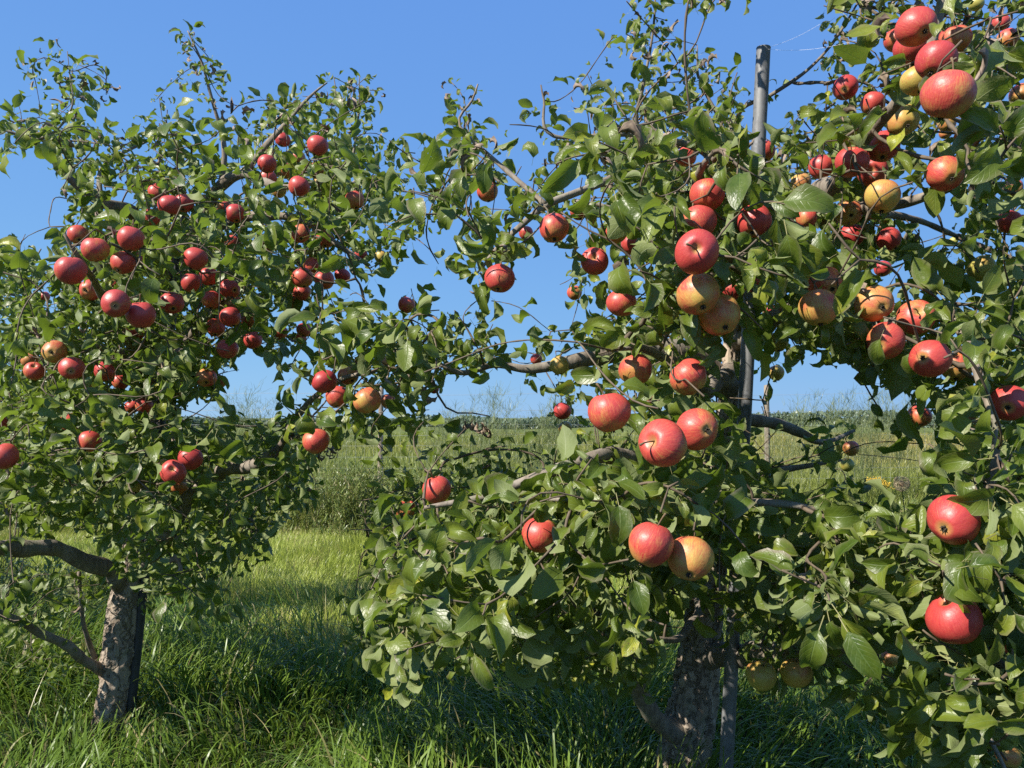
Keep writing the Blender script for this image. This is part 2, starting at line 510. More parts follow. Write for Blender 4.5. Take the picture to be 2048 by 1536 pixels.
# ------------------------------------------------------------------ apples: x y diameter redness clear [calyx dx dy] | label   (photograph pixels)
APPLES = '''
566 280 31 .9 1|dark red apple topmost in the farther tree, alone under its upper twigs
636 292 45 .8 1|red apple half shaded among leaves at the top of the farther tree's high cluster
533 328 42 .85 1|dark red apple at the upper corner of the farther tree's high cluster, above another apple
537 356 38 .75 1 .1 .5|smaller apple tucked directly beneath the dark red one on the farther tree's pale bent limb
571 342 36 .6 0|orange tinted apple behind two red ones on the farther tree's pale bent limb
596 316 32 .65 0|apple mostly hidden by leaves in the middle of the farther tree's high cluster
634 341 38 .6 0|shaded apple behind hanging stalks below the topmost big apple of the high cluster
598 373 46 .85 1|rosy apple hanging lowest and clearest in the farther tree's high cluster
643 369 36 .5 0|dull apple in shade beside the clear rosy one of the high cluster
557 381 34 .3 0|greenish apple lying along the underside of the pale bent limb
338 411 48 .92 1|bright red apple lit above the farther tree's crossing limb, with another peeking behind
369 407 40 .9 1|red apple peeking from behind the bright red one above the crossing limb
316 386 40 .7 0|apple seen as a red rim behind a leaf above the bright red apple
470 427 42 .9 1|red apple with shaded brow hanging in front of the farther tree's curved limb
447 416 34 .7 0|dark apple hidden beside the curved limb of the farther tree
302 437 42 .7 0|pinkish apple broken up by leaves under the crossing limb
711 400 42 .65 1|lone shaded apple against sky at the outer side of the farther tree
156 470 42 .7 1 .1 .5|apple behind twigs at the outer edge of the farther tree, above a larger one
190 499 56 .7 1|orange bellied large apple under the twiggy apple at the farther tree's outer edge
263 478 56 .8 1|large red apple behind a hanging pale twig in the farther tree
602 467 40 .75 1|round red apple hanging under the farther tree's long horizontal limb
651 478 38 .75 1|mottled red apple at the end of the long horizontal limb
465 485 32 .6 1|dim apple in shadow below the curved limb
545 471 30 .4 0|small olive apple in shadow among twigs below the horizontal limb
537 493 32 .55 0|small brownish red apple just under the olive one in the farther tree
390 517 52 .85 1|large dusky red apple in the middle of the farther tree
143 541 62 .82 1|largest clear apple at the farther tree's outer edge, hanging against the sky
246 525 52 .8 1|red apple with a leaf shadow across its top, behind the pale hanging twig
281 524 40 .75 0|apple partly covered by a yellowing leaf beside the leaf shadowed one
352 518 34 .7 1|apple mostly hidden behind leaves next to the large dusky red one
181 579 45 .75 1 -.5 .1|apple showing its stem hollow sideways, under the largest outer apple
228 573 32 .75 0|apple peeking above the round apple that shows its dark eye
230 608 60 .85 1 0 .15|round red apple showing its dark eye to the viewer in the farther tree
282 630 60 .85 1|big deep red apple touching the one with the dark eye
270 664 40 .75 0|apple glimpsed underneath the big deep red pair
344 606 48 .9 1 .1 .55|red apple with dark eye near its base, beside the farther tree's steel stake
383 566 44 .85 1|crimson apple in half shade below the large dusky one
417 554 42 .85 1|crimson apple on the upper edge of the farther tree's shaded middle cluster
461 578 42 .9 1 .45 .1|crimson apple with its eye turned outward in the shaded middle cluster
424 582 28 .1 1|small green apple wedged among crimson ones in the farther tree
422 600 42 .65 1|brown red apple below the small green one
468 608 38 .55 0|two toned apple half hidden under the crimson one with the outward eye
460 634 44 .85 1|sun flecked red apple in the lower part of the shaded middle cluster
432 655 40 .8 1|apple streaked with light at the lower corner of the shaded middle cluster
455 698 46 .88 1|clear red apple hanging lowest in the farther tree's middle
499 643 36 .75 0|shaded apple behind the sun flecked one
506 681 40 .8 1|dark red apple beside the clear lowest one, catching light at its foot
533 606 28 .7 0|narrow dark apple in deep shade beyond the middle cluster
625 532 38 .65 1|topmost of three dull apples on the farther tree's shaded side
605 556 44 .65 1|front apple of the three dull ones on the farther tree's shaded side
649 560 42 .65 1|outer apple of the three dull ones on the farther tree's shaded side
685 552 34 .92 1|vivid red apple beside the three dull ones
605 585 36 .6 1|small peach coloured apple below the three dull ones
588 603 36 .65 0|dim apple tucked behind the small peach coloured one
561 665 34 .7 0|dark apple in shade near the farther tree's inner leaves
608 661 32 .7 1|small shaded apple near the sky gap between the trees
600 676 26 .8 0|small red apple just below the shaded one at the sky gap
722 510 30 .85 0|small red apple deep among leaves at the farther tree's outer side
762 513 28 .2 0|small green apple near the sky at the end of a farther tree twig
109 704 48 .5 1 -.25 .05|orange apple with its stem hollow showing, upper one of the low outer group
60 720 34 .65 1|pink apple partly behind leaves at the outer end of the low group
68 742 40 .6 1 0 -.6|dull pink apple hanging at the outer bottom of the low group
143 737 50 .85 1 -.05 .25|red apple with a deep eye in the low outer group
208 742 42 .9 1 -.1 .05|crimson apple with a small dark eye in the low outer group
196 720 30 .5 0|apple peeking above the crimson one with the small eye
242 764 34 .75 1|red apple half covered by a leaf next to the crimson one with the small eye
182 770 34 .5 0|orange apple in shade below the low outer group
412 756 42 .65 1 0 .5|orange red apple with dark eye hanging near the sky gap under the middle cluster
440 763 32 .55 0|dull apple overlapped by the orange red one at the sky gap
354 780 32 .6 0|shaded orange apple beside the farther tree's stake
264 814 30 .8 1|small red apple among leaves near the farther tree's leader
288 811 36 .75 1|orange red apple against the farther tree's leader
140 846 40 .6 0|apple covered by a big dark leaf at the farther tree's outer side
179 883 46 .8 1|red apple mostly covered by leaves low on the farther tree
-3 846 40 .85 1|dark red apple cut by the picture edge, above a larger one
8 913 56 .75 1|large brownish apple cut by the picture edge
380 917 50 .9 1|red apple with a leaf over its face, upper one of the low pair
347 944 52 .85 1 -.1 -.3|round red apple, front one of the low pair in the farther tree
356 974 38 .35 1|orange green apple under the low pair
279 972 34 .08 1|pale yellow green apple low inside the farther tree
461 897 32 .35 0|small orange apple behind a pale leaf by the thick low limb
632 883 58 .6 1|brownish orange apple hanging beyond the thick low limb with dead leaves below
650 763 54 .95 1|cherry red apple with a sharp highlight, between the two trees
674 794 50 .65 1|orange pink apple just below the cherry red one
697 750 46 .6 1|salmon apple beside the cherry red one
736 801 60 .5 1|green and orange apple with a bright fleck between the two trees
776 803 32 .6 1|narrow apple behind the green and orange one
772 728 42 .5 0|apple in leaf shade above the green and orange one
813 610 36 .7 0|apple hidden behind leaves on the nearer tree's long thin limb
998 558 64 .85 1|big red apple hanging alone below the arching thin limb, against sky
868 778 22 .9 1|tiny bright red apple glimpsed between hanging leaves
872 980 64 .75 1|red apple half wrapped in leaves at the outer side of the nearer tree's low foliage
1073 719 26 .8 1|small orange red apple at the tip of the thick grey limb
1118 731 42 .2 1|green brown apple under the thick grey limb
1124 822 38 .9 1|small shiny red apple above a pale green one
1131 855 30 .15 1|small pale green apple below the shiny red one
1190 524 60 .75 1 -.1 -.4|orange red apple with a leaf shadow, beside the wide sky gap
1244 606 64 .65 1|rosy apple with yellow cheek beside the wide sky gap
1148 586 34 .6 0|apple peeking behind leaves at the edge of the wide sky gap
1271 740 74 .6 1|orange apple with a hard leaf shadow across its middle
1217 825 92 .72 1|large pink apple with a dark slot of shadow, back one of the big front bunch
1302 797 54 .65 0|shaded apple between the larger apples of the big front bunch
1329 886 106 .7 1 -.6 -.1|biggest apple, red with green base, front of the big bunch
1397 858 92 .72 1 .45 .05|round pink apple with its eye turned to shade, in the big front bunch
1375 756 82 .55 1|striped orange apple behind a twig above the big front bunch
974 383 48 .65 1|brownish apple alone under the topmost leaves between the trees
1109 458 63 .72 1 0 .75|red apple with yellow stripe and chewed base, against the thin arching limb
1158 423 38 .85 0|red apple peeking through leaves above the yellow striped one
1052 466 30 .85 0|small red apple behind the thin arching limb
1232 467 48 .5 1|apple crossed by a long green leaf beside the yellow striped one
1268 488 52 .88 1|red apple in leaf shade below the leaf crossed one
1372 314 46 .7 1|pink apple half behind an upright leaf near the top of the nearer tree
1531 302 46 .6 1|small pink apple in front of the steel stake
1415 390 73 .78 1|red apple topmost of the tall stack by the nearer tree's middle
1398 446 75 .8 1|red apple with shadowed brow, second from the top of the tall stack
1392 505 94 .88 1 .02 -.2|large crimson apple showing its stem hollow in the tall stack
1396 589 90 .48 1|olive and red apple shaded under the large crimson one
1440 632 88 .52 1|dull apple in full shade at the foot of the tall stack
1464 579 44 .9 1|bright red apple sliver behind the foot of the tall stack
1507 444 73 .85 1 -.1 .7|round red apple in front of the steel stake's upper half
1601 366 44 .2 1|yellow apple among leaves near the steel stake
1612 436 46 .75 1|red apple behind a big leaf near the steel stake
1642 335 54 .85 1|red apple with small leaves at its base, outer one of the upper limb bunch
1702 324 69 .9 1|big red apple in the upper limb bunch
1765 294 66 .88 1|red apple with pale fleck, uppermost in the upper limb bunch
1744 343 61 .7 1 -.05 -.1|pink apple showing a pale stem hollow in the upper limb bunch
1767 393 76 .4 1|yellow orange apple at the bottom of the upper limb bunch
1700 426 56 .45 1 .1 .2|orange apple with dark eye under the upper limb bunch
1703 472 52 .92 1|scarlet apple beside a long twisted pale leaf
1779 478 54 .85 1|dark red apple in shade behind the twisted pale leaf
1690 174 52 .92 1 -.05 .2|crimson apple with visible eye, beside serrated leaves and open sky
1744 208 52 .8 1|rosy apple with a leaf across it, below the pale scabby limb
1806 244 68 .3 1 .3 .3|orange apple with dark eye beneath the top corner cluster
1833 53 80 .8 1 .45 .35|topmost big apple of the corner cluster, tipped to show its stem hollow
1792 80 52 .7 1|apple peeking from behind the tipped topmost one
1823 97 72 .88 1|crimson apple with an eaten leaf on it in the corner cluster
1871 123 84 .92 1 -.25 .6|shiny crimson apple in front of the corner cluster
1908 80 66 .65 1|salmon apple with leaf shadows at the back of the corner cluster
1830 164 64 .3 1|yellow apple tucked under the shiny crimson one
1895 190 104 .6 1|largest apple of the corner cluster, orange red, hanging at its bottom
1821 207 44 .2 0|yellow apple sliver behind the pale scabby limb
1891 346 77 .65 1 .35 .4|shaded apple with dark eye, hanging alone over a patch of sky
1894 247 38 .5 1|orange apple hidden below the largest of the corner cluster
1890 267 26 .5 1|small orange apple in leaf shade above the lone shaded one
2002 45 34 .85 1|small bright red apple at the corner under a big pale leaf
2042 191 50 .5 1|orange apple cut by the picture edge near the top
2025 377 42 .5 0|dim apple in deep shade near the picture edge
2018 444 52 .85 1|dark crimson apple in shade near the picture edge
2043 449 44 .7 1|apple cut by the picture edge next to the dark crimson one
1953 8 32 .1 1|yellow apple at the very top edge
1908 482 18 .05 1|tiny unripe green apple on a bare twig against the sky
2016 80 44 .6 0|shadowed apple behind leaves in the top corner
1509 562 56 .75 0|red apple hidden by drooping leaves over the steel stake
1539 620 28 .8 1|orange red apple peeking out just beside the steel stake
1652 568 71 .7 1 .4 .35|red apple with dark eye, sitting on a greenish one beneath the canopy
1635 616 82 .42 1|greenish apple under the red one with the dark eye
1748 609 78 .5 1 .45 .2|green and red apple, left in shade between two others beneath the canopy
1832 636 75 .52 1 .15 -.4|sun flecked green red apple with stem hollow above
1770 681 79 .68 1 -.3 .3|red shaded apple lowest of the middle under canopy row
1861 715 85 .85 1 -.4 0|deep red apple with a broad eye on the drooping limb
1912 732 64 .4 1|orange apple behind the deep red one on the drooping limb
1765 538 36 .9 1|small red apple in shade under the canopy leaves
1963 539 60 .1 1|olive green apple alone against sky beyond the bare twigs
2018 804 80 .88 1 -.05 .35|clean red apple showing its eye, cut near the picture edge by the drooping limb
1841 833 48 .65 1|red apple with a round sun fleck behind a grey green leaf
1556 684 44 .15 1|green apple behind a round leaf beside the steel stake
1553 746 36 .15 0|green apple in shade below the round leaf, beside the stake
1702 897 34 .4 1|small orange apple with a bright fleck on the back twig over the meadow
1695 930 30 .05 1|small green apple hanging under the orange one over the meadow
1905 1043 106 .9 1 -.35 .35|big bright red apple with eye and leaf shadow, low on the nearer tree
1933 982 32 .6 0|apple peeking between two broad leaves above the big bright red one
1382 1116 98 .45 1 -.1 .8|peach and yellow apple, front one of the lower pair
1300 1088 100 .6 1|red orange apple striped by shadow, back one of the lower pair
1077 1070 78 .6 1|pale pink apple with a folded leaf resting on it
1433 1150 40 .75 1|red apple hidden behind the peach and yellow one
1908 1236 112 .92 1|large scarlet apple crossed by a grey twig low down
2000 1272 74 .9 0|scarlet apple behind leaves next to the twig crossed one
1591 1346 65 .22 1|golden apple hanging low with leaves on its shoulder
1522 1352 66 .15 1|green gold apple in shade beside the golden one
1780 1316 38 .2 1|small yellow apple behind a jagged leaf low on the nearer tree
2016 1512 52 .35 1|orange apple at the bottom corner under broad leaves
813 1020 46 .6 0|dull red apple lying deep in the outer low foliage of the nearer tree
90 593 22 .8 1|tiny red apple on the third tree beyond, against its leafy branch
'''
AP = []
for ln in APPLES.strip().splitlines():
    a, lab = ln.split('|')
    v = a.split()
    AP.append(dict(x=float(v[0]), y=float(v[1]), d=float(v[2]), red=float(v[3]), clear=int(v[4]),
                   cal=(float(v[5]), float(v[6])) if len(v) > 6 else None, label=lab))


def apple_depths():
    for a in AP:
        left = a['x'] < 610 or (a['x'] < 800 and a['y'] < 560)
        third = 'third tree' in a['label']
        lo, hi = (5.0, 5.6) if third else (2.1, 4.2) if left else (1.27, 3.6)
        a['tree'] = 2 if third else 0 if left else 1
        a['D'] = min(max(FPX * 0.082 / a['d'], lo), hi)
        if not a['clear']:
            a['D'] += 0.10
        a['D'] = {(1612, 436): 2.15, (1118, 731): 2.38, (1232, 467): 2.1, (1830, 164): 1.62}.get((a['x'], a['y']), a['D'])
        a['r'] = 0.5 * a['d'] / FPX * a['D']
    for _ in range(300):
        P = at([a['x'] for a in AP], [a['y'] for a in AP], [a['D'] for a in AP])
        rr = np.array([a['r'] for a in AP])
        d = np.linalg.norm(P[:, None] - P[None], axis=2)
        bad = np.argwhere(np.triu(d < 0.99 * (rr[:, None] + rr[None]), 1))
        if not len(bad):
            break
        for i, j in bad:
            k = i if AP[i]['D'] + (0 if AP[i]['clear'] else 0.2) > AP[j]['D'] + (0 if AP[j]['clear'] else 0.2) else j
            AP[k]['D'] += 0.012
            AP[k]['r'] = 0.5 * AP[k]['d'] / FPX * AP[k]['D']
    for a, p in zip(AP, at([a['x'] for a in AP], [a['y'] for a in AP], [a['D'] for a in AP])):
        a['p'] = p


apple_depths()
AX = np.array([a['x'] for a in AP]); AY = np.array([a['y'] for a in AP])
ADIA = np.array([a['d'] for a in AP]); ADEP = np.array([a['D'] for a in AP])
ACLR = np.array([a['clear'] for a in AP])
ASUN = np.array([a['clear'] > 0 and not ((a['x'] > 1540 and 540 < a['y'] < 745) or (a['x'], a['y']) in ((1396, 589), (1440, 632))) for a in AP])
APOS = np.array([a['p'] for a in AP]); ARAD = np.array([a['r'] for a in AP])

# ------------------------------------------------------------------ how thick the leaves stand, 64-pixel cells of the photograph
DENS = '''
00000000000000000004100003445788
03200330000000000004433012345888
17512200032400220042455532356888
44403444576410341366777666778889
55556546567665755588888878777789
25677767787776647778889998776788
02457876788766675678899999888338
54678888787555665558899999888758
65688888787643641227899999876557
76788876586456645358899879898877
88888776656788877558887587888888
88888766455788776456887457748888
88888765247778751003788733423787
88888765686643411035788864457268
88888876773335666777889986556378
88888877761268899999999987532489
55567776420388888888888876657889
54434776100588899999998899888899
54323565000488888888877489987888
54210000000588888888776247856688
42000000000565567645540157435878
00000000000222122100000011013667
00000000000000000000000000067677
00000000000000000000000000035578
'''
G = np.array([[int(ch) for ch in r] for r in DENS.strip().splitlines()], float)
assert G.shape == (24, 32), G.shape


def dens(x, y):
    gx, gy = np.clip(np.asarray(x) / 64 - 0.5, 0, 30.999), np.clip(np.asarray(y) / 64 - 0.5, 0, 22.999)
    i, j = gx.astype(int), gy.astype(int)
    fx, fy = gx - i, gy - j
    return (G[j, i] * (1 - fx) * (1 - fy) + G[j, i + 1] * fx * (1 - fy) + G[j + 1, i] * (1 - fx) * fy + G[j + 1, i + 1] * fx * fy)


# open patches in the crowns where sky or field shows: x y rx ry
GAPS = np.array([
    (965, 800, 110, 62), (1020, 655, 26, 60), (1095, 575, 48, 70), (1075, 520, 40, 30), (925, 585, 26, 36), (905, 450, 26, 26), (860, 500, 36, 26),
    (1640, 765, 66, 50), (1585, 800, 45, 60), (1730, 800, 36, 40), (1760, 900, 40, 50), (1800, 950, 45, 60), (1850, 420, 62, 45), (1870, 450, 50, 40), (1800, 560, 30, 22),
    (1845, 300, 22, 26), (1560, 900, 50, 30), (1620, 960, 45, 30), (1370, 870, 0, 0), (500, 770, 48, 62), (400, 820, 44, 22), (620, 700, 16, 30),
    (500, 730, 26, 30), (690, 930, 70, 60), (690, 1010, 50, 70), (640, 1120, 110, 90), (60, 340, 50, 30), (60, 420, 70, 40), (80, 480, 26, 40), (560, 1180, 80, 50),
    (560, 640, 14, 18), (280, 300, 20, 14), (720, 590, 14, 20), (800, 560, 40, 24), (830, 420, 20, 16), (1040, 330, 30, 24), (1520, 200, 30, 130),
    (1478, 765, 50, 100), (1385, 1370, 62, 170), (1455, 1420, 30, 120), (235, 1330, 62, 150), (1610, 180, 40, 30), (1590, 90, 50, 60), (1440, 60, 90, 40), (1225, 1160, 24, 26), (1600, 1450, 70, 70), (700, 560, 14, 18),
    (250, 700, 14, 16), (1340, 690, 60, 14), (1150, 712, 60, 18), (1055, 735, 60, 14), (1040, 450, 60, 12), (1160, 378, 50, 14), (1790, 220, 24, 26), (1770, 255, 20, 18), (1650, 380, 30, 24), (460, 375, 34, 20),
    (240, 402, 36, 16), (120, 1105, 110, 24), (370, 1000, 26, 40), (470, 938, 40, 20), (540, 437, 50, 10), (1520, 850, 34, 18), (1890, 1215, 40, 16),
], float)
GAPP = 0.96


def in_gap(x, y):
    dx = (np.asarray(x)[:, None] - GAPS[None, :, 0]) / np.maximum(GAPS[None, :, 2], 1)
    dy = (np.asarray(y)[:, None] - GAPS[None, :, 1]) / np.maximum(GAPS[None, :, 3], 1)
    return (dx * dx + dy * dy < 1).any(1)

# ------------------------------------------------------------------ ground
def ground_z(x, y):
    return 0.05 * (vnoise(np.stack((x * 0.5, y * 0.5, x * 0), -1)) - 0.5)


def build_ground():
    ys = np.concatenate((np.linspace(-8, 30, 90), np.geomspace(31, 1600, 40)))
    xs = np.concatenate((-np.geomspace(1600, 21, 30), np.linspace(-20, 20, 80), np.geomspace(21, 1600, 30)))
    X, Y = np.meshgrid(xs, ys)
    Z = ground_z(X, Y)
    V = np.stack((X, Y, Z), -1).reshape(-1, 3)
    w = len(xs)
    i = (np.arange(len(ys) - 1)[:, None] * w + np.arange(w - 1)[None]).reshape(-1)
    F = np.stack((i, i + 1, i + w + 1, i + w), -1)
    tag(link('ground', mesh_np('ground', V, F, [M_GROUND])), 'green orchard alley and meadow running level to the horizon', 'ground', kind='structure')


build_ground()

# ------------------------------------------------------------------ trees
# limbs as rows of photograph x, y, depth, radius (m)
def limb(pts, step=0.03):
    a = np.array(pts, float)
    P = at(a[:, 0], a[:, 1], a[:, 2])
    return spline(np.column_stack((P, a[:, 3])), step)


LEFT_TRUNK = [(216, 1510, 3.72, .118), (227, 1440, 3.72, .094), (238, 1340, 3.72, .083), (247, 1260, 3.72, .076), (257, 1190, 3.72, .071), (266, 1140, 3.72, .062), (274, 1070, 3.74, .052),
              (288, 980, 3.76, .047), (304, 880, 3.78, .043), (314, 790, 3.78, .040), (322, 700, 3.78, .036), (334, 600, 3.76, .032), (356, 500, 3.72, .027), (400, 420, 3.7, .022)]
LEFT_LIMBS = [
    [(246, 1178, 3.70, .040), (215, 1142, 3.58, .036), (160, 1113, 3.45, .034), (100, 1098, 3.32, .033), (30, 1090, 3.2, .030), (-60, 1084, 3.05, .026), (-180, 1060, 2.9, .018)],
    [(262, 1165, 3.72, .040), (300, 1110, 3.64, .038), (340, 1058, 3.52, .036), (385, 985, 3.42, .033), (440, 948, 3.34, .031), (500, 930, 3.24, .028), (560, 900, 3.12, .022), (630, 850, 3.0, .013)],
    [(288, 1128, 3.66, .030), (360, 1075, 3.56, .024), (440, 1048, 3.45, .018), (500, 1040, 3.3, .010)],
    [(212, 1345, 3.70, .026), (150, 1305, 3.52, .022), (80, 1262, 3.35, .018), (10, 1232, 3.2, .014), (-80, 1205, 3.05, .014)],
    [(318, 765, 3.78, .030), (250, 712, 3.5, .024), (180, 695, 3.2, .018), (100, 712, 2.95, .010)],
    [(336, 590, 3.76, .030), (300, 500, 3.55, .027), (268, 430, 3.36, .024), (200, 400, 3.22, .020), (130, 345, 3.1, .013), (70, 288, 3.0, .009), (15, 262, 2.95, .005)],
    [(356, 500, 3.72, .026), (412, 432, 3.6, .026), (436, 385, 3.52, .025), (484, 350, 3.42, .022), (540, 372, 3.3, .016), (600, 370, 3.2, .009)],
    [(484, 350, 3.42, .018), (540, 280, 3.42, .012), (590, 225, 3.4, .008), (630, 185, 3.4, .005), (655, 165, 3.4, .003)],
    [(440, 385, 3.52, .015), (450, 300, 3.55, .011), (430, 215, 3.5, .008), (405, 130, 3.45, .005), (376, 62, 3.45, .0025)],
    [(345, 540, 3.74, .028), (420, 470, 3.64, .024), (500, 432, 3.52, .021), (600, 440, 3.42, .016), (660, 482, 3.32, .011), (740, 530, 3.25, .006)],
    [(322, 700, 3.78, .024), (400, 650, 4.05, .018), (500, 600, 4.35, .013), (600, 560, 4.55, .007)],
    [(303, 885, 3.78, .026), (200, 820, 4.1, .019), (80, 790, 4.5, .010)],
    [(318, 740, 3.78, .024), (400, 650, 3.35, .017), (460, 590, 3.0, .009)],
    [(316, 780, 3.78, .026), (260, 680, 3.2, .020), (210, 590, 2.7, .014), (160, 520, 2.4, .008), (130, 470, 2.35, .004)],
    [(285, 990, 3.76, .024), (320, 930, 3.3, .017), (360, 890, 2.9, .009)],
    [(290, 960, 3.76, .024), (200, 940, 3.3, .018), (80, 920, 2.9, .012), (-40, 880, 2.6, .007)],
    [(280, 1030, 3.75, .022), (180, 1020, 3.9, .016), (60, 1012, 4.1, .010), (-60, 1000, 4.3, .006)],
    [(60, 285, 3.0, .007), (110, 262, 3.0, .0045), (144, 210, 3.0, .003), (140, 150, 3.0, .002)],
    [(190, 1318, 3.70, .012), (168, 1260, 3.6, .010), (160, 1200, 3.55, .009), (160, 1145, 3.55, .007)],
    [(560, 900, 3.12, .016), (600, 820, 2.9, .012), (680, 760, 2.7, .008), (760, 740, 2.6, .004)],
    [(600, 370, 3.2, .008), (690, 350, 3.3, .006), (715, 240, 3.3, .004), (719, 152, 3.3, .002)],
    [(200, 400, 3.22, .012), (210, 330, 3.3, .008), (300, 280, 3.35, .005), (330, 270, 3.35, .003)],
]
RIGHT_TRUNK = [(1340, 1640, 2.92, .135), (1368, 1530, 2.92, .098), (1384, 1440, 2.93, .085), (1394, 1360, 2.94, .079), (1404, 1280, 2.95, .074), (1412, 1200, 2.95, .066), (1424, 1100, 2.95, .056), (1438, 1000, 2.95, .048),
               (1450, 900, 2.95, .039), (1458, 800, 2.95, .035), (1464, 700, 2.95, .033), (1478, 610, 2.95, .031), (1498, 530, 2.94, .028), (1520, 440, 2.92, .022)]
RIGHT_LIMBS = [
    [(1378, 1478, 2.93, .050), (1340, 1458, 2.86, .038), (1296, 1430, 2.76, .031), (1284, 1375, 2.64, .027), (1262, 1325, 2.5, .024), (1180, 1285, 2.3, .020), (1050, 1240, 2.15, .016), (900, 1190, 2.1, .011), (770, 1150, 2.1, .006)],
    [(1404, 1318, 2.94, .046), (1480, 1308, 2.68, .040), (1580, 1312, 2.38, .034), (1680, 1292, 2.1, .029), (1770, 1230, 1.85, .024), (1880, 1212, 1.55, .017), (1960, 1200, 1.42, .010), (2070, 1180, 1.3, .005)],
    [(1460, 780, 2.95, .040), (1400, 722, 2.84, .038), (1310, 692, 2.74, .034), (1200, 712, 2.62, .029), (1130, 728, 2.54, .024), (1060, 738, 2.5, .014), (990, 728, 2.48, .010), (920, 745, 2.42, .008), (850, 715, 2.4, .005)],
    [(1438, 1000, 2.95, .036), (1350, 960, 2.4, .028), (1250, 915, 2.05, .020), (1150, 935, 1.9, .015), (1000, 985, 1.88, .010), (850, 1015, 1.88, .005)],
    [(1498, 530, 2.94, .030), (1400, 440, 2.72, .022), (1310, 368, 2.5, .016), (1234, 355, 2.38, .013), (1141, 386, 2.3, .011), (1090, 410, 2.26, .010), (1035, 455, 2.22, .008), (988, 500, 2.2, .006), (960, 540, 2.2, .003)],
    [(1484, 590, 2.95, .034), (1560, 472, 2.6, .031), (1634, 392, 2.22, .028), (1686, 345, 2.02, .024), (1748, 263, 1.86, .0155), (1806, 191, 1.76, .013), (1852, 120, 1.72, .010), (1880, 30, 1.70, .009), (1890, -70, 1.68, .004)],
    [(1468, 690, 2.95, .032), (1580, 625, 2.62, .028), (1690, 652, 2.25, .023), (1760, 655, 2.02, .018), (1850, 632, 1.82, .014), (1895, 632, 1.72, .0115), (1930, 675, 1.63, .0105), (1952, 740, 1.55, .0095), (1966, 790, 1.5, .008), (1990, 850, 1.46, .005), (1985, 900, 1.45, .003)],
    [(1456, 822, 2.95, .028), (1500, 834, 3.05, .024), (1560, 848, 3.15, .021), (1600, 868, 3.22, .018), (1650, 885, 3.3, .012), (1710, 860, 3.35, .006)],
    [(1498, 530, 2.94, .026), (1400, 380, 2.9, .018), (1320, 300, 2.86, .011), (1274, 246, 2.82, .007), (1284, 181, 2.8, .0055), (1299, 103, 2.78, .0045), (1309, 34, 2.77, .0035), (1312, -40, 2.77, .002)],
    [(1510, 480, 2.92, .022), (1470, 320, 3.05, .012), (1440, 240, 3.1, .007), (1400, 160, 3.1, .004), (1394, 90, 3.1, .002)],
    [(1470, 320, 3.05, .010), (1480, 225, 2.8, .0075), (1539, 193, 2.74, .0065), (1604, 150, 2.7, .0055), (1649, 104, 2.68, .0048), (1686, 54, 2.66, .004), (1722, -5, 2.65, .003)],
    [(1560, 472, 2.6, .026), (1700, 425, 2.3, .019), (1850, 390, 2.1, .013), (1980, 330, 1.95, .009), (2080, 260, 1.85, .005)],
    [(1462, 740, 2.95, .034), (1410, 780, 2.45, .022), (1360, 735, 2.0, .014), (1300, 700, 1.75, .008), (1240, 700, 1.65, .004)],
    [(1425, 1090, 2.95, .034), (1380, 1050, 2.4, .022), (1330, 1030, 1.8, .014), (1270, 1010, 1.55, .008), (1100, 1000, 1.6, .004)],
    [(1880, 1212, 1.55, .013), (1930, 1120, 1.42, .010), (1965, 1010, 1.38, .008), (1995, 900, 1.38, .004)],
    [(1850, 1216, 1.62, .012), (1950, 1285, 1.38, .010), (2012, 1335, 1.30, .0095), (2080, 1400, 1.25, .007)],
    [(1890, 1225, 1.55, .008), (1905, 1310, 1.40, .006), (1930, 1400, 1.34, .005), (1980, 1480, 1.30, .004), (2020, 1560, 1.25, .003)],
    [(1500, 530, 2.94, .030), (1430, 480, 2.4, .021), (1390, 420, 1.95, .014), (1400, 340, 1.75, .008), (1440, 290, 1.7, .004)],
    [(1498, 540, 2.94, .026), (1420, 540, 2.3, .018), (1320, 500, 2.3, .012), (1230, 420, 2.3, .008), (1150, 400, 2.3, .004)],
    [(1510, 490, 2.92, .024), (1440, 330, 2.5, .014), (1300, 270, 2.35, .008), (1110, 270, 2.3, .005), (1088, 200, 2.3, .003), (1082, 170, 2.3, .002)],
    [(1090, 410, 2.26, .009), (1000, 330, 2.35, .007), (920, 250, 2.4, .004), (945, 200, 2.4, .003), (956, 168, 2.4, .002)],
    [(1700, 425, 2.3, .013), (1830, 440, 2.6, .010), (1940, 480, 2.8, .007), (1960, 440, 2.8, .004), (2000, 420, 2.8, .003)],
    [(1830, 440, 2.6, .010), (1810, 500, 2.7, .009), (1845, 570, 2.7, .006), (1890, 590, 2.7, .003)],
    [(1416, 1160, 2.95, .022), (1380, 1260, 2.5, .014), (1300, 1280, 2.3, .008), (1220, 1310, 2.2, .004)],
    [(1340, 1035, 1.85, .010), (1420, 1010, 1.7, .010), (1560, 1010, 1.6, .007), (1680, 1030, 1.6, .004)],
    [(1580, 1312, 2.38, .016), (1560, 1240, 2.1, .010), (1540, 1170, 1.95, .007), (1520, 1090, 1.9, .004)],
    [(1440, 1000, 2.95, .020), (1560, 940, 3.1, .013), (1680, 920, 3.2, .006)],
]
THIRD_TRUNK = [(-560, 1330, 4.5, .09), (-556, 1200, 4.5, .075), (-552, 1050, 4.5, .06), (-548, 850, 4.5, .045), (-545, 650, 4.5, .03)]
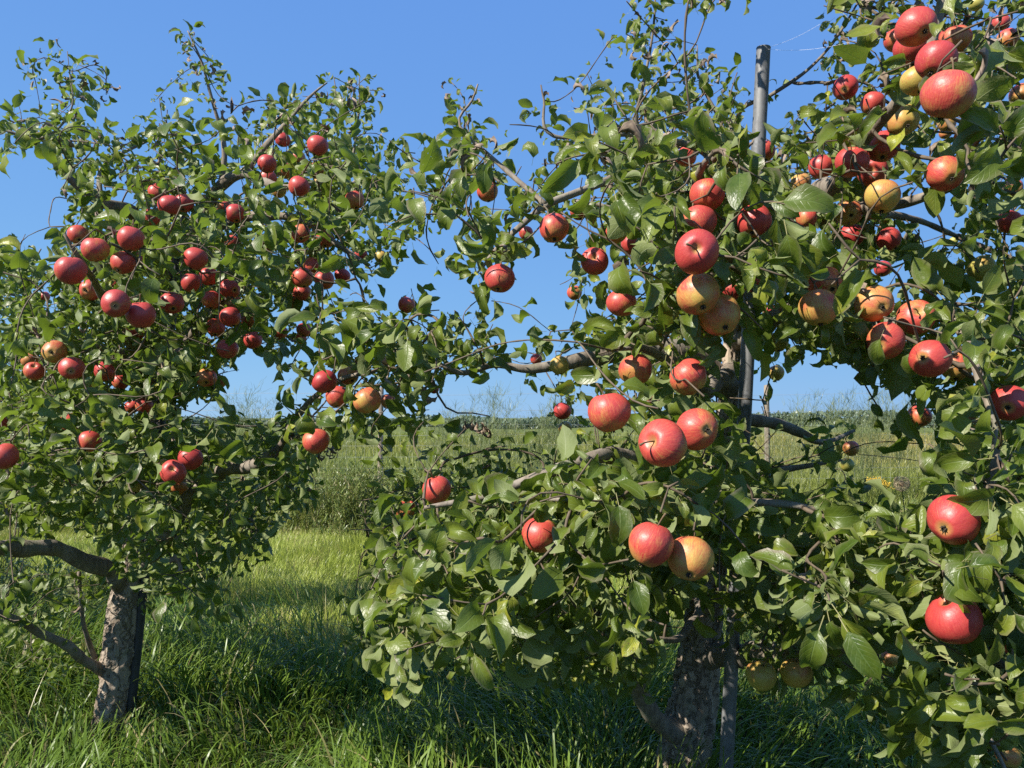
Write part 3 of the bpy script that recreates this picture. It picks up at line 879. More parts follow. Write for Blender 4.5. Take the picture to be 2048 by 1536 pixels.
THIRD_LIMBS = [
    [(-554, 1110, 4.5, .04), (-400, 1000, 4.7, .03), (-200, 900, 4.9, .02), (-20, 860, 5.1, .012), (60, 830, 5.2, .006)],
    [(-550, 950, 4.5, .04), (-350, 760, 4.8, .03), (-150, 640, 5.0, .02), (0, 590, 5.2, .012), (90, 610, 5.3, .005)],
    [(-548, 850, 4.5, .035), (-350, 650, 4.8, .025), (-150, 540, 5.0, .015), (-20, 520, 5.2, .010), (45, 552, 5.25, .006), (82, 498, 5.3, .004)],
    [(-550, 1000, 4.5, .03), (-620, 800, 4.2, .02), (-700, 600, 4.0, .01)],
    [(-546, 700, 4.5, .03), (-520, 500, 4.4, .02), (-480, 350, 4.3, .01)],
]


def bark_disp(seed, deep):
    def f(path, a, rad):
        L = np.concatenate(([0], np.cumsum(np.linalg.norm(np.diff(path, axis=0), axis=1))))
        c = np.stack((np.cos(a), np.sin(a)), -1)
        def fld(s, sl):
            return vnoise(np.stack((np.broadcast_to(c[None, :, 0] * s, (len(L), len(a))), np.broadcast_to(c[None, :, 1] * s, (len(L), len(a))), np.broadcast_to(L[:, None] * sl + seed, (len(L), len(a)))), -1) + seed * 3.7)
        big = fld(1.3, 5.0) - 0.5
        plate = fld(5.0, 14.0)
        ridge = 1 - np.abs(2 * fld(7.5, 20.0) - 1)
        fine = fld(16.0, 70.0) - 0.5
        return 1 + big * 0.22 * (0.6 + deep) + deep * ((plate > 0.52) * 0.07 + (plate - 0.5) * 0.10 - (ridge > 0.86) * 0.09 + fine * 0.07)
    return f


# leaf prototypes: petiole plus a curled, folded blade; unit length, +Y along, +Z upper face
SEG_PET, SEG_BL, ACR = 2, 7, 5


def leaf_protos(k, crumple=0.0):
    out = []
    r = np.random.default_rng(5 + int(crumple * 100))
    for q in range(k):
        s = np.concatenate((np.linspace(-0.34, -0.03, SEG_PET), np.linspace(0, 1, SEG_BL) ** 0.95))
        sb = np.clip(s, 0, 1)
        w = np.where(s < 0, 0.011, 0.30 * 2.05 * (sb ** 0.62) * ((1 - sb) ** 0.72) * (1 + 0.25 * (1 - sb)) * r.uniform(0.85, 1.12) + 0.009)
        w[-1] = 0.006
        bend = r.uniform(-0.3, 2.9) + crumple * r.uniform(0.5, 2.5)      # droop along the blade
        fold = r.uniform(0.2, 1.15) + crumple * 0.9
        twist = r.normal(0, 0.75 + crumple * 0.6)
        side = r.normal(0, 0.35)
        wav = r.uniform(0.03, 0.11) + crumple * 0.07
        ph = r.uniform(0, 6.28)
        ang = np.where(s < 0, 0.0, -bend * sb ** 1.3)
        ds = np.diff(s, prepend=s[0])
        yaw = side * sb
        y = np.cumsum(ds * np.cos(ang) * np.cos(yaw)); z = np.cumsum(ds * np.sin(ang)); x = np.cumsum(ds * np.cos(ang) * np.sin(yaw))
        P = np.zeros((len(s), ACR, 3)); UV = np.zeros((len(s), ACR, 2))
        for j, t in enumerate(np.linspace(-1, 1, ACR)):
            tw = twist * sb
            f = fold * (1 - 0.4 * sb)
            ct = w * t * np.cos(f * abs(t) ** 0.5)
            cz = w * abs(t) * np.sin(f) * (0.8 + 0.2 * abs(t)) + wav * abs(t) ** 2 * np.sin(ph + t * 1.3 + s * 11.0) * (s > 0) * np.minimum(1, 4 * sb * (1 - sb) + 0.1)
            X, Z = ct * np.cos(tw) - cz * np.sin(tw), ct * np.sin(tw) + cz * np.cos(tw)
            P[:, j, 0] = x + X
            P[:, j, 1] = y - Z * np.sin(ang)
            P[:, j, 2] = z + Z * np.cos(ang)
            UV[:, j, 0] = 0.5 + 0.5 * t
            UV[:, j, 1] = np.where(s < 0, -0.05, sb)
        out.append((P.reshape(-1, 3), UV.reshape(-1, 2)))
    return np.array([o[0] for o in out]), np.array([o[1] for o in out])


def leaf_faces():
    n = SEG_PET + SEG_BL
    i = np.arange(n - 1)[:, None] * ACR + np.arange(ACR - 1)[None]
    i = i.reshape(-1)
    return np.stack((i, i + 1, i + ACR + 1, i + ACR), -1)


PRO, PUV = leaf_protos(40)
PROC, PUVC = leaf_protos(12, 1.0)
LF = leaf_faces()


def leaves_mesh(name, pos, dirn, nrm, size, colr, mi, origin):
    """One mesh of leaves; mi 0 whole, 1 eaten, 2 dry and crumpled."""
    n = len(pos)
    dirn = norm(dirn)
    side = norm(np.cross(dirn, nrm))
    up = np.cross(side, dirn)
    k = rng.integers(0, len(PRO), n)
    kc = rng.integers(0, len(PROC), n)
    P = np.where((mi == 2)[:, None, None], PROC[kc], PRO[k])
    U = np.where((mi == 2)[:, None, None], PUVC[kc], PUV[k])
    wd = rng.uniform(0.85, 1.15, n)[:, None, None]
    flip = np.where(rng.random(n) < 0.5, -1, 1)
    P = P + np.array((0, 0.34, 0))
    V = pos[:, None] + size[:, None, None] * (P[..., :1] * wd * side[:, None] + P[..., 1:2] * dirn[:, None] + P[..., 2:] * up[:, None])
    F = (LF[None] + (np.arange(n) * P.shape[1])[:, None, None]).reshape(-1, 4)
    C = np.repeat(colr, P.shape[1], 0)
    return mesh_np(name, V.reshape(-1, 3) - origin, F, [M_LEAF, M_LACE, M_DRY], uv=U.reshape(-1, 2), colr=C, mi=np.repeat(mi, len(LF)))


class Tree:
    def __init__(s, trunk, limbs, label, deep):
        s.trunk = limb(trunk, 0.012)
        s.limbs = [limb(l, 0.018) for l in limbs]
        s.origin = s.trunk[0, :3].copy()
        s.origin[2] = 0.0
        s.root = tag(empty('apple_tree', s.origin), label, 'tree', 'apple trees in the orchard row')
        seed = abs(s.origin[0]) * 3
        sp = Soup()
        sp.add(*tube(s.trunk[:, :3], s.trunk[:, 3], 56, True, bark_disp(seed, deep)))
        link('trunk', sp.mesh('trunk', [M_TRUNK], s.origin), s.root)
        for k, l in enumerate(s.limbs):
            sp = Soup()
            l = l.copy()
            # knobbly growth rings and spurs along the limb
            kn = vnoise(np.stack((np.arange(len(l)) * 0.35, np.full(len(l), k * 7.0), np.full(len(l), seed)), -1))
            off = np.stack([vnoise(np.stack((np.arange(len(l)) * 0.12, np.full(len(l), k * 5.0 + c), np.full(len(l), seed + 9)), -1)) for c in (1, 2, 3)], -1) - 0.5
            win = np.minimum(1, np.arange(len(l)) / 8.0)[:, None]
            l[:, :3] += off * np.minimum(l[:, 3:] * 1.5, 0.03) * win
            s.limbs[k] = l
            sp.add(*tube(l[:, :3], l[:, 3] * (0.9 + 0.3 * kn), 14, True, bark_disp(seed + k, 0.35)))
            link('limb', sp.mesh('limb', [M_LIMB], s.origin), s.root)
        # skeleton nodes
        s.P = [r[:3] for r in s.trunk[20::2]]
        s.isl = [False] * len(s.P)
        for l in s.limbs:
            s.P += [r[:3] for r in l[2:]]
        s.n0 = len(s.P)
        s.parent = [-1] * s.n0
        s.ends = []

    def grow(s, targets, dmax=0.9):
        """Twigs from the nearest wood to each target, closest first; returns end node index or -1."""
        base = np.array(s.P)
        trunk_n = len(s.trunk[20::2])
        pen = np.zeros(len(base)); pen[:trunk_n] = 0.25
        T = np.asarray(targets)
        d0 = np.array([np.min(np.linalg.norm(base - t, axis=1) + pen) for t in T])
        cap = len(base) + len(T) * 14 + 10
        B = np.zeros((cap, 3)); B[:len(base)] = base
        PN = np.zeros(cap); PN[:len(base)] = pen
        n = len(base)
        end = np.full(len(T), -1)
        for q in np.argsort(d0):
            t = T[q]
            dv = np.linalg.norm(B[:n] - t, axis=1) + PN[:n]
            i = int(np.argmin(dv))
            a = B[i]
            L = np.linalg.norm(t - a)
            if L > dmax[q]:
                continue
            k = max(2, min(13, int(L / 0.035)))
            us = np.linspace(0, 1, k + 1)[1:, None]
            for attempt in range(22):
                mid = (a + t) / 2 + rng.normal(0, 0.10 + 0.03 * attempt, 3) * L + np.array((0, 0.015 * attempt, 0.10 * L))
                pts = (1 - us) ** 2 * a + 2 * us * (1 - us) * mid + us * us * t + rng.normal(0, 0.003, (k, 3)) * (us < 1)
                x, y, z = project(pts)
                cov = np.hypot(x[:, None] - AX, y[:, None] - AY) < ADIA / 2 * 0.97
                hit = (cov & (z[:, None] < ADEP + ARAD * 0.5)).any(1)
                if not hit[:-1].any():
                    break
            else:
                if dmax[q] < 1.5:
                    continue
            prev = i
            for p in pts:
                B[n] = p
                s.P.append(p); s.parent.append(prev)
                prev = n
                n += 1
            end[q] = prev
        return end

    def smooth(s):
        P = np.array(s.P); par = np.array(s.parent); n0 = s.n0; n = len(P)
        for _ in range(4):
            sm = np.zeros((n, 3)); c = np.zeros(n)
            idx = np.arange(n0, n)
            np.add.at(sm, par[idx], P[idx]); np.add.at(c, par[idx], 1)
            inner = (np.arange(n) >= n0) & (c > 0)
            m = sm[inner] / c[inner][:, None]
            P[inner] = 0.4 * P[inner] + 0.3 * P[par[inner]] + 0.3 * m
        s.P = list(P)

    def twigs(s):
        P = np.array(s.P)
        n = len(P)
        cnt = np.zeros(n)
        kids = [[] for _ in range(n)]
        for i in range(s.n0, n):
            kids[s.parent[i]].append(i)
        for i in range(n - 1, s.n0 - 1, -1):
            if not kids[i]:
                cnt[i] = 1
            if s.parent[i] >= 0:
                cnt[s.parent[i]] += cnt[i]
        rad = np.minimum(0.0018 * np.maximum(cnt, 1) ** 0.42, 0.011)
        sp = Soup()
        seen = set()
        for i in range(s.n0, n):
            if i in seen:
                continue
            path = [s.parent[i], i]
            seen.add(i)
            c = i
            while kids[c]:
                c = max(kids[c], key=lambda j: cnt[j])
                if c in seen:
                    break
                seen.add(c)
                path.append(c)
            pp = P[path]
            rr = rad[path].copy()
            rr[0] = rr[1]
            rr = rr * (1 + 0.25 * np.sin(np.arange(len(rr)) * 2.4 + i))
            sp.add(*tube(pp, rr, 5))
        o = link('twig', sp.mesh('twig', [M_TWIG], s.origin), s.root)
        o['kind'] = 'stuff'


# places the sun reaches through the leaves: x y depth radius
SUNLIT = np.array([(1487, 700, 2.66, .07), (1482, 760, 2.66, .07), (1476, 820, 2.66, .07), (1456, 740, 2.92, .075), (1452, 820, 2.92, .075), (215, 1215, 3.65, .06), (208, 1290, 3.65, .06), (205, 1350, 3.65, .05),
                   (250, 1110, 3.7, .05), (410, 985, 3.4, .05), (1545, 1270, 2.6, .05)])
SUNLIT[:, :3] = at(SUNLIT[:, 0], SUNLIT[:, 1], SUNLIT[:, 2])


def leaf_filter(p, d, tree, keep_gap=True):
    """Which leaf centres stand: not in the open patches, not right in front of a clearly seen apple, not inside one."""
    x, y, z = project(p)
    ok = z > 1.08
    CL = np.where(rng.random(len(p)) < 0.55, -1, 0)
    if keep_gap:
        g = in_gap(x, y)
        x2, y2, _ = project(p + d * 0.035)
        x3, y3, _ = project(p - d * 0.03)
        g |= (in_gap(x2, y2) | in_gap(x3, y3)) & (rng.random(len(p)) < 0.75)
        ok &= ~(g & (rng.random(len(p)) < GAPP))
    for i in range(0, len(p), 4000):
        sl = slice(i, i + 4000)
        bad = np.zeros(len(x[sl]), bool)
        lax = rng.random((len(bad), 1)) < 0.035
        for off, lim in ((0.0, 0.95), (0.035, 0.86), (-0.035, 0.86)):
            xo, yo, zo = project(p[sl] + d[sl] * off)
            rr = np.hypot(xo[:, None] - AX, yo[:, None] - AY) / (ADIA / 2)
            front = zo[:, None] < ADEP + ARAD * 0.3
            bad |= (front & (rr < np.where(lax, 0.35, lim) * np.where(ACLR > 0, 1, 0.62))).any(1)
        xw = x[sl, None] - AX; yw = y[sl, None] - AY
        wide = np.hypot(xw, yw) < ADIA / 2 * 0.75 + 0.022 * FPX / z[sl, None]
        bad |= (wide & (z[sl, None] < ADEP + ARAD * 0.3) & (ACLR > 0) & ~lax).any(1) & (rng.random(len(bad)) < 0.93)
        # a little of the sun's way to the clear apples is kept open
        q = p[sl, None] - APOS[None]
        tt = q @ SUNV
        ds = np.linalg.norm(q - tt[..., None] * SUNV, axis=2)
        shade = ((tt > 0.02) & (tt < 0.6) & (ds < ARAD * 1.0) & ASUN).any(1)
        bad |= shade & (rng.random(len(bad)) < 0.55)
        qs = p[sl, None] - SUNLIT[None, :, :3]
        ts = qs @ SUNV
        dsn = np.linalg.norm(qs - ts[..., None] * SUNV, axis=2)
        bad |= ((ts > 0.02) & (ts < 5) & (dsn < SUNLIT[:, 3])).any(1) & (rng.random(len(bad)) < 0.93)
        inside = (np.linalg.norm(q, axis=2) < ARAD * 1.02).any(1)
        ok[sl] &= ~(bad | inside)
    return ok


def make_leaves(tree, spurs, axes, kinds, name='crown'):
    """spurs (N,3) tips; axes twig directions; kinds 0 rosette, 1 long shoot."""
    pos, dr, sz, low = [], [], [], []
    for p, a, k in zip(spurs, axes, kinds):
        a = norm(a + np.array((0, 0, 0.25)))
        u = norm(np.cross(a, (0.3, 0.5, 0.81))); v = np.cross(a, u)
        m = rng.integers(5, 9) if k == 0 else rng.integers(8, 13)
        ph = rng.uniform(0, 6.28)
        base = rng.uniform(0.058, 0.096) if k == 0 else rng.uniform(0.048, 0.074)
        for j in range(m):
            az = ph + j * 2.4 + rng.normal(0, 0.25)
            pol = rng.uniform(0.6, 1.75) if k == 0 else rng.uniform(0.7, 1.4)
            d = math.cos(pol) * a + math.sin(pol) * (math.cos(az) * u + math.sin(az) * v)
            d = d + np.array((0, 0, -0.32 - 0.25 * rng.random()))
            o = p - a * (0.012 * rng.random() if k == 0 else (0.17 * j / m + 0.01))
            pos.append(o); dr.append(d)
            sz.append(base * rng.uniform(0.55, 1.2) * (1 if k == 0 else (0.75 + 0.4 * j / m)))
    pos = np.array(pos); dr = norm(np.array(dr)); sz = np.array(sz)
    return pos, dr, sz


def finish_leaves(tree, pos, dr, sz, keep_gap=True):
    cen = pos + dr * (sz * 0.75)[:, None]
    ok = leaf_filter(cen, dr, tree, keep_gap)
    pos, dr, sz, cen = pos[ok], dr[ok], sz[ok], cen[ok]
    n = len(pos)
    out = norm(cen - (tree.origin + np.array((0, 0, 1.5))))
    nr = np.array((0, 0, 0.60)) + 0.12 * SUNV + 0.35 * out + rng.normal(0, 0.72, (n, 3))
    inv = rng.random(n) < 0.10
    nr[inv] *= -1
    x, y, z = project(cen)
    high = np.clip((420 - y) / 300, 0, 1)
    sparse = np.clip(1 - dens(x, y) / 8, 0, 1)
    rn = rng.random((n, 4))
    colr = np.zeros((n, 4)); colr[:, 3] = 1
    colr[:, 0] = np.clip(rn[:, 0], 0, 1)
    colr[:, 1] = np.where(rn[:, 1] < 0.035, rng.uniform(0.5, 1, n), np.where(rn[:, 1] < 0.18, rng.uniform(0.05, 0.4, n), 0))
    sz = np.minimum(sz, 0.068 * z)
    bl = rng.random(n) < 0.55 * high
    colr[bl, 1] = np.maximum(colr[bl, 1], rng.uniform(0.1, 0.5, bl.sum()))
    dam = rng.random(n) < 0.17 + 0.6 * high + 0.10 * sparse
    colr[:, 2] = np.where(dam, rng.uniform(0.3, 0.75 + 0.25 * high, n), rng.uniform(0, 0.3, n))
    mi = np.where(dam, 1, 0)
    dry = rng.random(n) < 0.015 + 0.20 * high
    mi = np.where(dry, 2, mi)
    sz = np.where(dry, sz * 0.72, np.where(dam, sz * 0.9, sz))
    link('crown', leaves_mesh('crown', pos, dr, nr, sz, colr, mi, tree.origin), tree.root)
    return n


trees = [
    Tree(LEFT_TRUNK, LEFT_LIMBS, 'apple tree farther off whose pale flaking trunk forks low, bearing smaller dark red apples', 1.0),
    Tree(RIGHT_TRUNK, RIGHT_LIMBS, 'nearer apple tree with large red apples hanging close to the viewer over a steel stake', 1.0),
    Tree(THIRD_TRUNK, THIRD_LIMBS, 'third apple tree beyond, only small leafy branch ends reaching in beside the sky', 0.8),
]


def crown_depth(tr, x, y, k):
    """Depth range of the crown of tree tr at pixel x, y."""
    u = rng.random(k)
    edge = np.clip(dens(x, y) / 8, 0.15, 1)
    if tr == 0:
        mid, half = 3.35, 1.15
        low = np.clip((y - 700) / 500, 0, 1)
        mid = mid + 0.1 * low
    else:
        t = np.clip((x - 720) / 300, 0, 1)
        mid = 2.35 + 0.1 * t
        half = 0.35 + 0.75 * t
        rgt = np.clip((x - 1550) / 350, 0, 1)
        mid = mid * (1 - rgt) + 1.95 * rgt
        half = half * (1 - rgt) + 0.72 * rgt
        up = np.clip((350 - y) / 300, 0, 1) * (1 - rgt)
        mid = mid + 0.35 * up
        lo = np.clip((y - 950) / 300, 0, 1)
        mid = mid * (1 - lo) + lo * (2.15 - 0.6 * rgt)
        half = half * (1 - lo) + lo * (0.85 - 0.4 * rgt + 0.35 * np.clip((x - 1250) / 150, 0, 1) * np.clip((1700 - x) / 150, 0, 1))
    return mid + half * edge ** 0.5 * (2 * u - 1)


DENSITY = 2.3
COV = np.array([0, .085, .20, .36, .56, .80, 1.15, 1.8, 2.9, 4.2])


def spur_targets():
    T = [[], []]
    for j in range(24):
        for i in range(32):
            if G[j, i] <= 0:
                continue
            x0, y0 = i * 64, j * 64
            nx = rng.random(400)
            px, py = x0 + 64 * rng.random(400), y0 + 64 * rng.random(400)
            right_p = np.clip((px - np.where(py > 900, 690, np.where(py > 560, 630, 790))) / 90 + 0.5, 0, 1)
            tr = (nx < right_p).astype(int)
            D = np.where(tr == 0, crown_depth(0, px, py, 400), crown_depth(1, px, py, 400))
            dd = dens(px, py)
            cov = np.interp(dd, np.arange(10), COV)
            per = 6.4 * 0.40 * 0.0034 * (FPX / D) ** 2          # pixels covered by one spur
            want = np.cumsum(1.0 / np.maximum(cov, 1e-3) * per)
            # take spurs until the cell's cover is reached
            m = int(np.searchsorted(want, 4096 * DENSITY))
            m = m + (rng.random() < 0.5)
            g = in_gap(px, py)
            for q in range(min(m, 400)):
                if g[q] and rng.random() < GAPP:
                    continue
                T[tr[q]].append((px[q], py[q], D[q]))
    # beyond the picture's edges the crowns go on
    for _ in range(70):
        x = rng.uniform(-560, -20); y = rng.uniform(330, 1280)
        T[0].append((x, y, rng.uniform(2.9, 4.2)))
    for _ in range(520):
        x = rng.uniform(2070, 2700); y = rng.uniform(-100, 1450)
        T[1].append((x, y, rng.uniform(1.6, 2.7)))
    for _ in range(260):
        x = rng.uniform(1350, 2400); y = rng.uniform(-420, -20)
        T[1].append((x, y, rng.uniform(1.7, 2.8)))
    # the farther crown's shaded inside
    for _ in range(330):
        x = rng.uniform(120, 630); y = rng.uniform(430, 1010)
        if not in_gap(np.array([x]), np.array([y]))[0] and dens(x, y) > 5.5:
            T[0].append((x, y, rng.uniform(3.2, 4.5)))
    # mostly hidden spurs added behind the low lobe to shade the grass
    for _ in range(200):
        x = rng.uniform(700, 1200); y = rng.uniform(980, 1290)
        T[1].append((x, y, rng.uniform(2.5, 3.4)))
    # leafy spurs closest to the viewer, low on the nearer tree
    for x, y, d in [(1990, 1140, 1.25), (1960, 1100, 1.3), (2020, 1170, 1.22), (1930, 1370, 1.28), (1895, 1350, 1.3), (1850, 1300, 1.35), (1955, 1440, 1.26), (2025, 1460, 1.2), (1880, 1400, 1.3), (1980, 1500, 1.24), (2035, 1300, 1.22),
                    (1800, 1420, 1.4), (1840, 1460, 1.36), (1560, 1130, 1.55), (1545, 1215, 1.6), (1600, 1190, 1.6), (1510, 1160, 1.65), (1690, 1070, 1.5), (1800, 1040, 1.45), (1780, 1120, 1.45), (1850, 1110, 1.38), (1720, 1150, 1.5), (1650, 1060, 1.55),
                    (2010, 1020, 1.3), (1960, 960, 1.35), (2030, 930, 1.3), (1620, 1020, 1.6), (1480, 960, 1.6), (1350, 970, 1.55), (1430, 1010, 1.6), (1900, 1300, 1.3), (1940, 1320, 1.3), (1990, 1390, 1.25), (1760, 1330, 1.45), (1700, 1300, 1.6)]:
        for _ in range(2):
            T[1].append((x + rng.normal(0, 14), y + rng.normal(0, 14), d + rng.normal(0, 0.05)))
    return [np.array(t) for t in T]


SP = spur_targets()
third = []
for _ in range(900):
    x = rng.uniform(-1150, 120); y = rng.uniform(380, 1150)
    if ((x + 545) / 640) ** 2 + ((y - 780) / 420) ** 2 < 1:
        third.append((x, y, rng.uniform(4.7 if x > -520 else 4.2, 5.8)))
for x, y in [(rng.uniform(-30, 130), rng.uniform(470, 900)) for _ in range(150)]:
    if y > 470 + max(0, x - 20) * 0.7 + rng.uniform(0, 60):
        third.append((x, y, rng.uniform(4.9, 5.6)))
SP.append(np.array(third))

# apples hang from a twig end just above them
for a in AP:
    if a['cal'] is not None:
        cx, cy = a['cal']
        toward = norm(CAM - a['p'])
        right = norm(np.cross(UP, toward))
        upv = np.cross(toward, right)
        r2 = cx * cx + cy * cy
        cal = right * cx - upv * cy + toward * math.sqrt(max(0.05, 1 - r2))
        ax = norm(cal)
        # an eye seen above the apple's middle is the stem hollow; below or beside it the calyx
        a['axis'] = ax if cy < -0.05 else -ax
    else:
        a['axis'] = norm(np.array((rng.normal(0, 0.33), rng.normal(0, 0.33) + 0.12, 1.0)))
    ta = a['axis'] if a['axis'] @ norm(CAM - a['p']) < 0.35 else norm(a['axis'] * 0.25 + np.array((0, 0.35, 1.0)))
    a['tip'] = a['p'] + ta * a['r'] * 1.12 + np.array((0, 0, 0.010))

LONE = {1: [(888, 812, 2.4), (930, 824, 2.42), (975, 833, 2.44)]}
for k, tr in enumerate(trees):
    tips = np.array([a['tip'] for a in AP if a['tree'] == k]).reshape(-1, 3)
    pts = at(SP[k][:, 0], SP[k][:, 1], SP[k][:, 2])
    # short fruiting spurs along the limbs
    ls = []
    for l in tr.limbs:
        for r in l[4::5]:
            if rng.random() < 0.5 and r[3] < 0.030:
                ls.append(r[:3] + norm(rng.normal(0, 1, 3) + np.array((0, 0, 0.5))) * (r[3] + rng.uniform(0.02, 0.06)))
    near = [a['tip'] + np.array((rng.normal(0, 0.035), 0.03 + abs(rng.normal(0, 0.03)), 0.02 + rng.normal(0, 0.03))) for a in AP if a['tree'] == k]
    pts = np.vstack((pts, ls, near))
    # keep spurs out of the apples
    dd = np.linalg.norm(pts[:, None] - APOS[None], axis=2)
    pts = pts[(dd > ARAD * 1.1).all(1)]
    allp = np.vstack((tips, pts))
    end = tr.grow(allp, np.concatenate((np.full(len(tips), 2.0), np.full(len(pts), 0.8))))
    tr.smooth()
    P = np.array(tr.P); par = np.array(tr.parent)
    good = end >= 0
    e = end[good]
    ax = norm(P[e] - P[par[e]])
    kinds = (rng.random(len(e)) < 0.30).astype(int)
    xs, ys, zs = project(P[e])
    kinds[(dens(xs, ys) < 4)] = 1
    pos, dr, sz = make_leaves(tr, P[e], ax, kinds)
    # young leaves along the thin ends of the limbs
    sp_, dr_, sz_ = [], [], []
    for l in tr.limbs:
        thin = np.where(l[:, 3] < 0.0085)[0]
        t = norm(np.gradient(l[:, :3], axis=0))
        for q, i in enumerate(thin):
            if rng.random() < 0.85:
                az = q * 2.4
                u = norm(np.cross(t[i], (0.3, 0.5, 0.81))); v = np.cross(t[i], u)
                d = 0.5 * t[i] + math.cos(az) * u + math.sin(az) * v + np.array((0, 0, -0.2))
                for _ in range(1 + (rng.random() < 0.4) + (l[i, 3] < 0.006)):
                    sp_.append(l[i, :3]); dr_.append(d + rng.normal(0, 0.3, 3)); sz_.append(rng.uniform(0.026, 0.062))
    if sp_:
        pos = np.vstack((pos, sp_)); dr = norm(np.vstack((dr, dr_))); sz = np.concatenate((sz, sz_))
    n = finish_leaves(tr, pos, dr, sz)
    tr.twigs()
    print('tree', k, 'spurs', len(e), 'of', len(allp), 'leaves', n)

# withered leaves left hanging on one bare twig of the nearer tree
def withered(tr, spots, name):
    sp = np.array([s[:3] for s in spots], float)
    P = at(sp[:, 0], sp[:, 1], sp[:, 2])
    pos, dr = [], []
    for p in P:
        for _ in range(3):
            pos.append(p + rng.normal(0, 0.006, 3)); dr.append(np.array((0, 0, -1.0)) + rng.normal(0, 0.25, 3))
    n = len(pos)
    c = np.zeros((n, 4)); c[:, 0] = rng.random(n) * 0.3; c[:, 3] = 1
    me = leaves_mesh(name, np.array(pos), np.array(dr), rng.normal(0, 1, (n, 3)), rng.uniform(0.03, 0.045, n), c, np.full(n, 2), tr.origin)
    link(name, me, tr.root)


stem = at(*np.array([(860, 745, 2.42), (876, 790, 2.42), (892, 815, 2.42), (915, 826, 2.42), (945, 826, 2.42), (978, 832, 2.42)]).T)
sp_ = Soup(); sp_.add(*tube(stem, np.linspace(.004, .0018, 6), 6))
link('bare_twig', sp_.mesh('bare_twig', [M_TWIG], trees[1].origin), trees[1].root)
withered(trees[1], [(913, 830, 2.42), (940, 828, 2.42), (950, 828, 2.42), (962, 830, 2.42), (974, 834, 2.42)], 'withered_leaves')
withered(trees[0], [(640, 900, 2.95), (672, 896, 2.95), (670, 880, 2.95), (655, 880, 2.95)], 'withered_leaves')

# ------------------------------------------------------------------ apples
def apple_proto(k):
    r = np.random.default_rng(40 + k)
    S, Rg = 36, 26
    t = np.linspace(0, np.pi, Rg)
    waist = r.uniform(0.95, 1.02)
    prof_r = np.sin(t) ** 0.86
    prof_z = np.cos(t) * 1.0 * waist
    prof_r = prof_r * (1 + 0.07 * np.cos(t) - 0.05 * np.cos(2 * t))
    # stem hollow and calyx basin
    prof_z = prof_z - 0.30 * np.exp(-(prof_r / 0.25) ** 2) * (t < np.pi / 2) + 0.15 * np.exp(-(prof_r / 0.22) ** 2) * (t > np.pi / 2)
    a = np.linspace(0, 2 * np.pi, S, endpoint=False)
    five = 1 + 0.045 * np.cos(5 * a[None] + r.uniform(0, 6)) * np.clip(-(np.cos(t)[:, None]) - 0.1, 0, 1) + 0.028 * np.cos(5 * a[None]) * np.clip(np.cos(t)[:, None], 0, 1)
    lop = 1 + r.uniform(0.03, 0.08) * np.cos(a[None] + r.uniform(0, 6)) + r.uniform(0.015, 0.04) * np.cos(2 * a[None] + r.uniform(0, 6))
    rr = prof_r[:, None] * five * lop
    zz = prof_z[:, None] * (1 + r.uniform(0.02, 0.10) * np.cos(a[None] + r.uniform(0, 6)) * prof_r[:, None])
    V = np.stack((rr * np.cos(a), rr * np.sin(a), np.broadcast_to(zz, rr.shape)), -1).reshape(-1, 3)
    V = V / np.max(np.hypot(V[:, 0], V[:, 1]))
    i = np.arange(Rg - 1)[:, None] * S; j = np.arange(S)[None]; jj = (j + 1) % S
    F = np.stack((i + j, i + S + j, i + S + jj, i + jj), -1).reshape(-1, 4)
    me = mesh_np('apple', V, F, [M_APPLE])
    top = V.reshape(Rg, S, 3)[0, 0, 2]; bot = V.reshape(Rg, S, 3)[-1, 0, 2]
    sp = Soup()
    b = r.normal(0, 0.12, 2)
    sp.add(*tube(np.array([(0, 0, top - 0.05), (b[0] * 0.3, b[1] * 0.3, top + 0.25), (b[0], b[1], top + 0.55), (b[0] * 1.8, b[1] * 1.8, top + 0.74)]), [0.035, 0.030, 0.033, 0.055], 8))
    st = sp.mesh('stem', [M_STEM])
    sp = Soup()
    for q in range(5):
        an = q * 1.2566 + 0.3
        c, s_ = math.cos(an), math.sin(an)
        path = np.array([(c * 0.02, s_ * 0.02, bot + 0.02), (c * 0.09, s_ * 0.09, bot - 0.06), (c * 0.07, s_ * 0.07, bot - 0.15), (c * 0.12, s_ * 0.12, bot - 0.19)])
        sp.add(*tube(path, [0.045, 0.045, 0.025, 0.006], 6))
    ca = sp.mesh('calyx', [M_CALYX])
    return me, st, ca


protos = [apple_proto(k) for k in range(7)]
GRP = ['apples on the farther tree', 'apples on the nearer tree', 'apples on the third tree']
for i, a in enumerate(AP):
    me, st, ca = protos[int(rng.integers(0, 7))]
    o = link('apple', me)
    z = Vector(a['axis'])
    q = Vector((0, 0, 1)).rotation_difference(z) @ Matrix.Rotation(rng.uniform(0, 6.28), 3, 'Z').to_quaternion()
    o.rotation_mode = 'QUATERNION'
    o.rotation_quaternion = q
    o.location = a['p']
    o.scale = (a['r'], a['r'], a['r'])
    o['redness'] = a['red']
    tag(o, a['label'], 'apple', GRP[a['tree']])
    link('stem', st, o)
    link('calyx', ca, o)

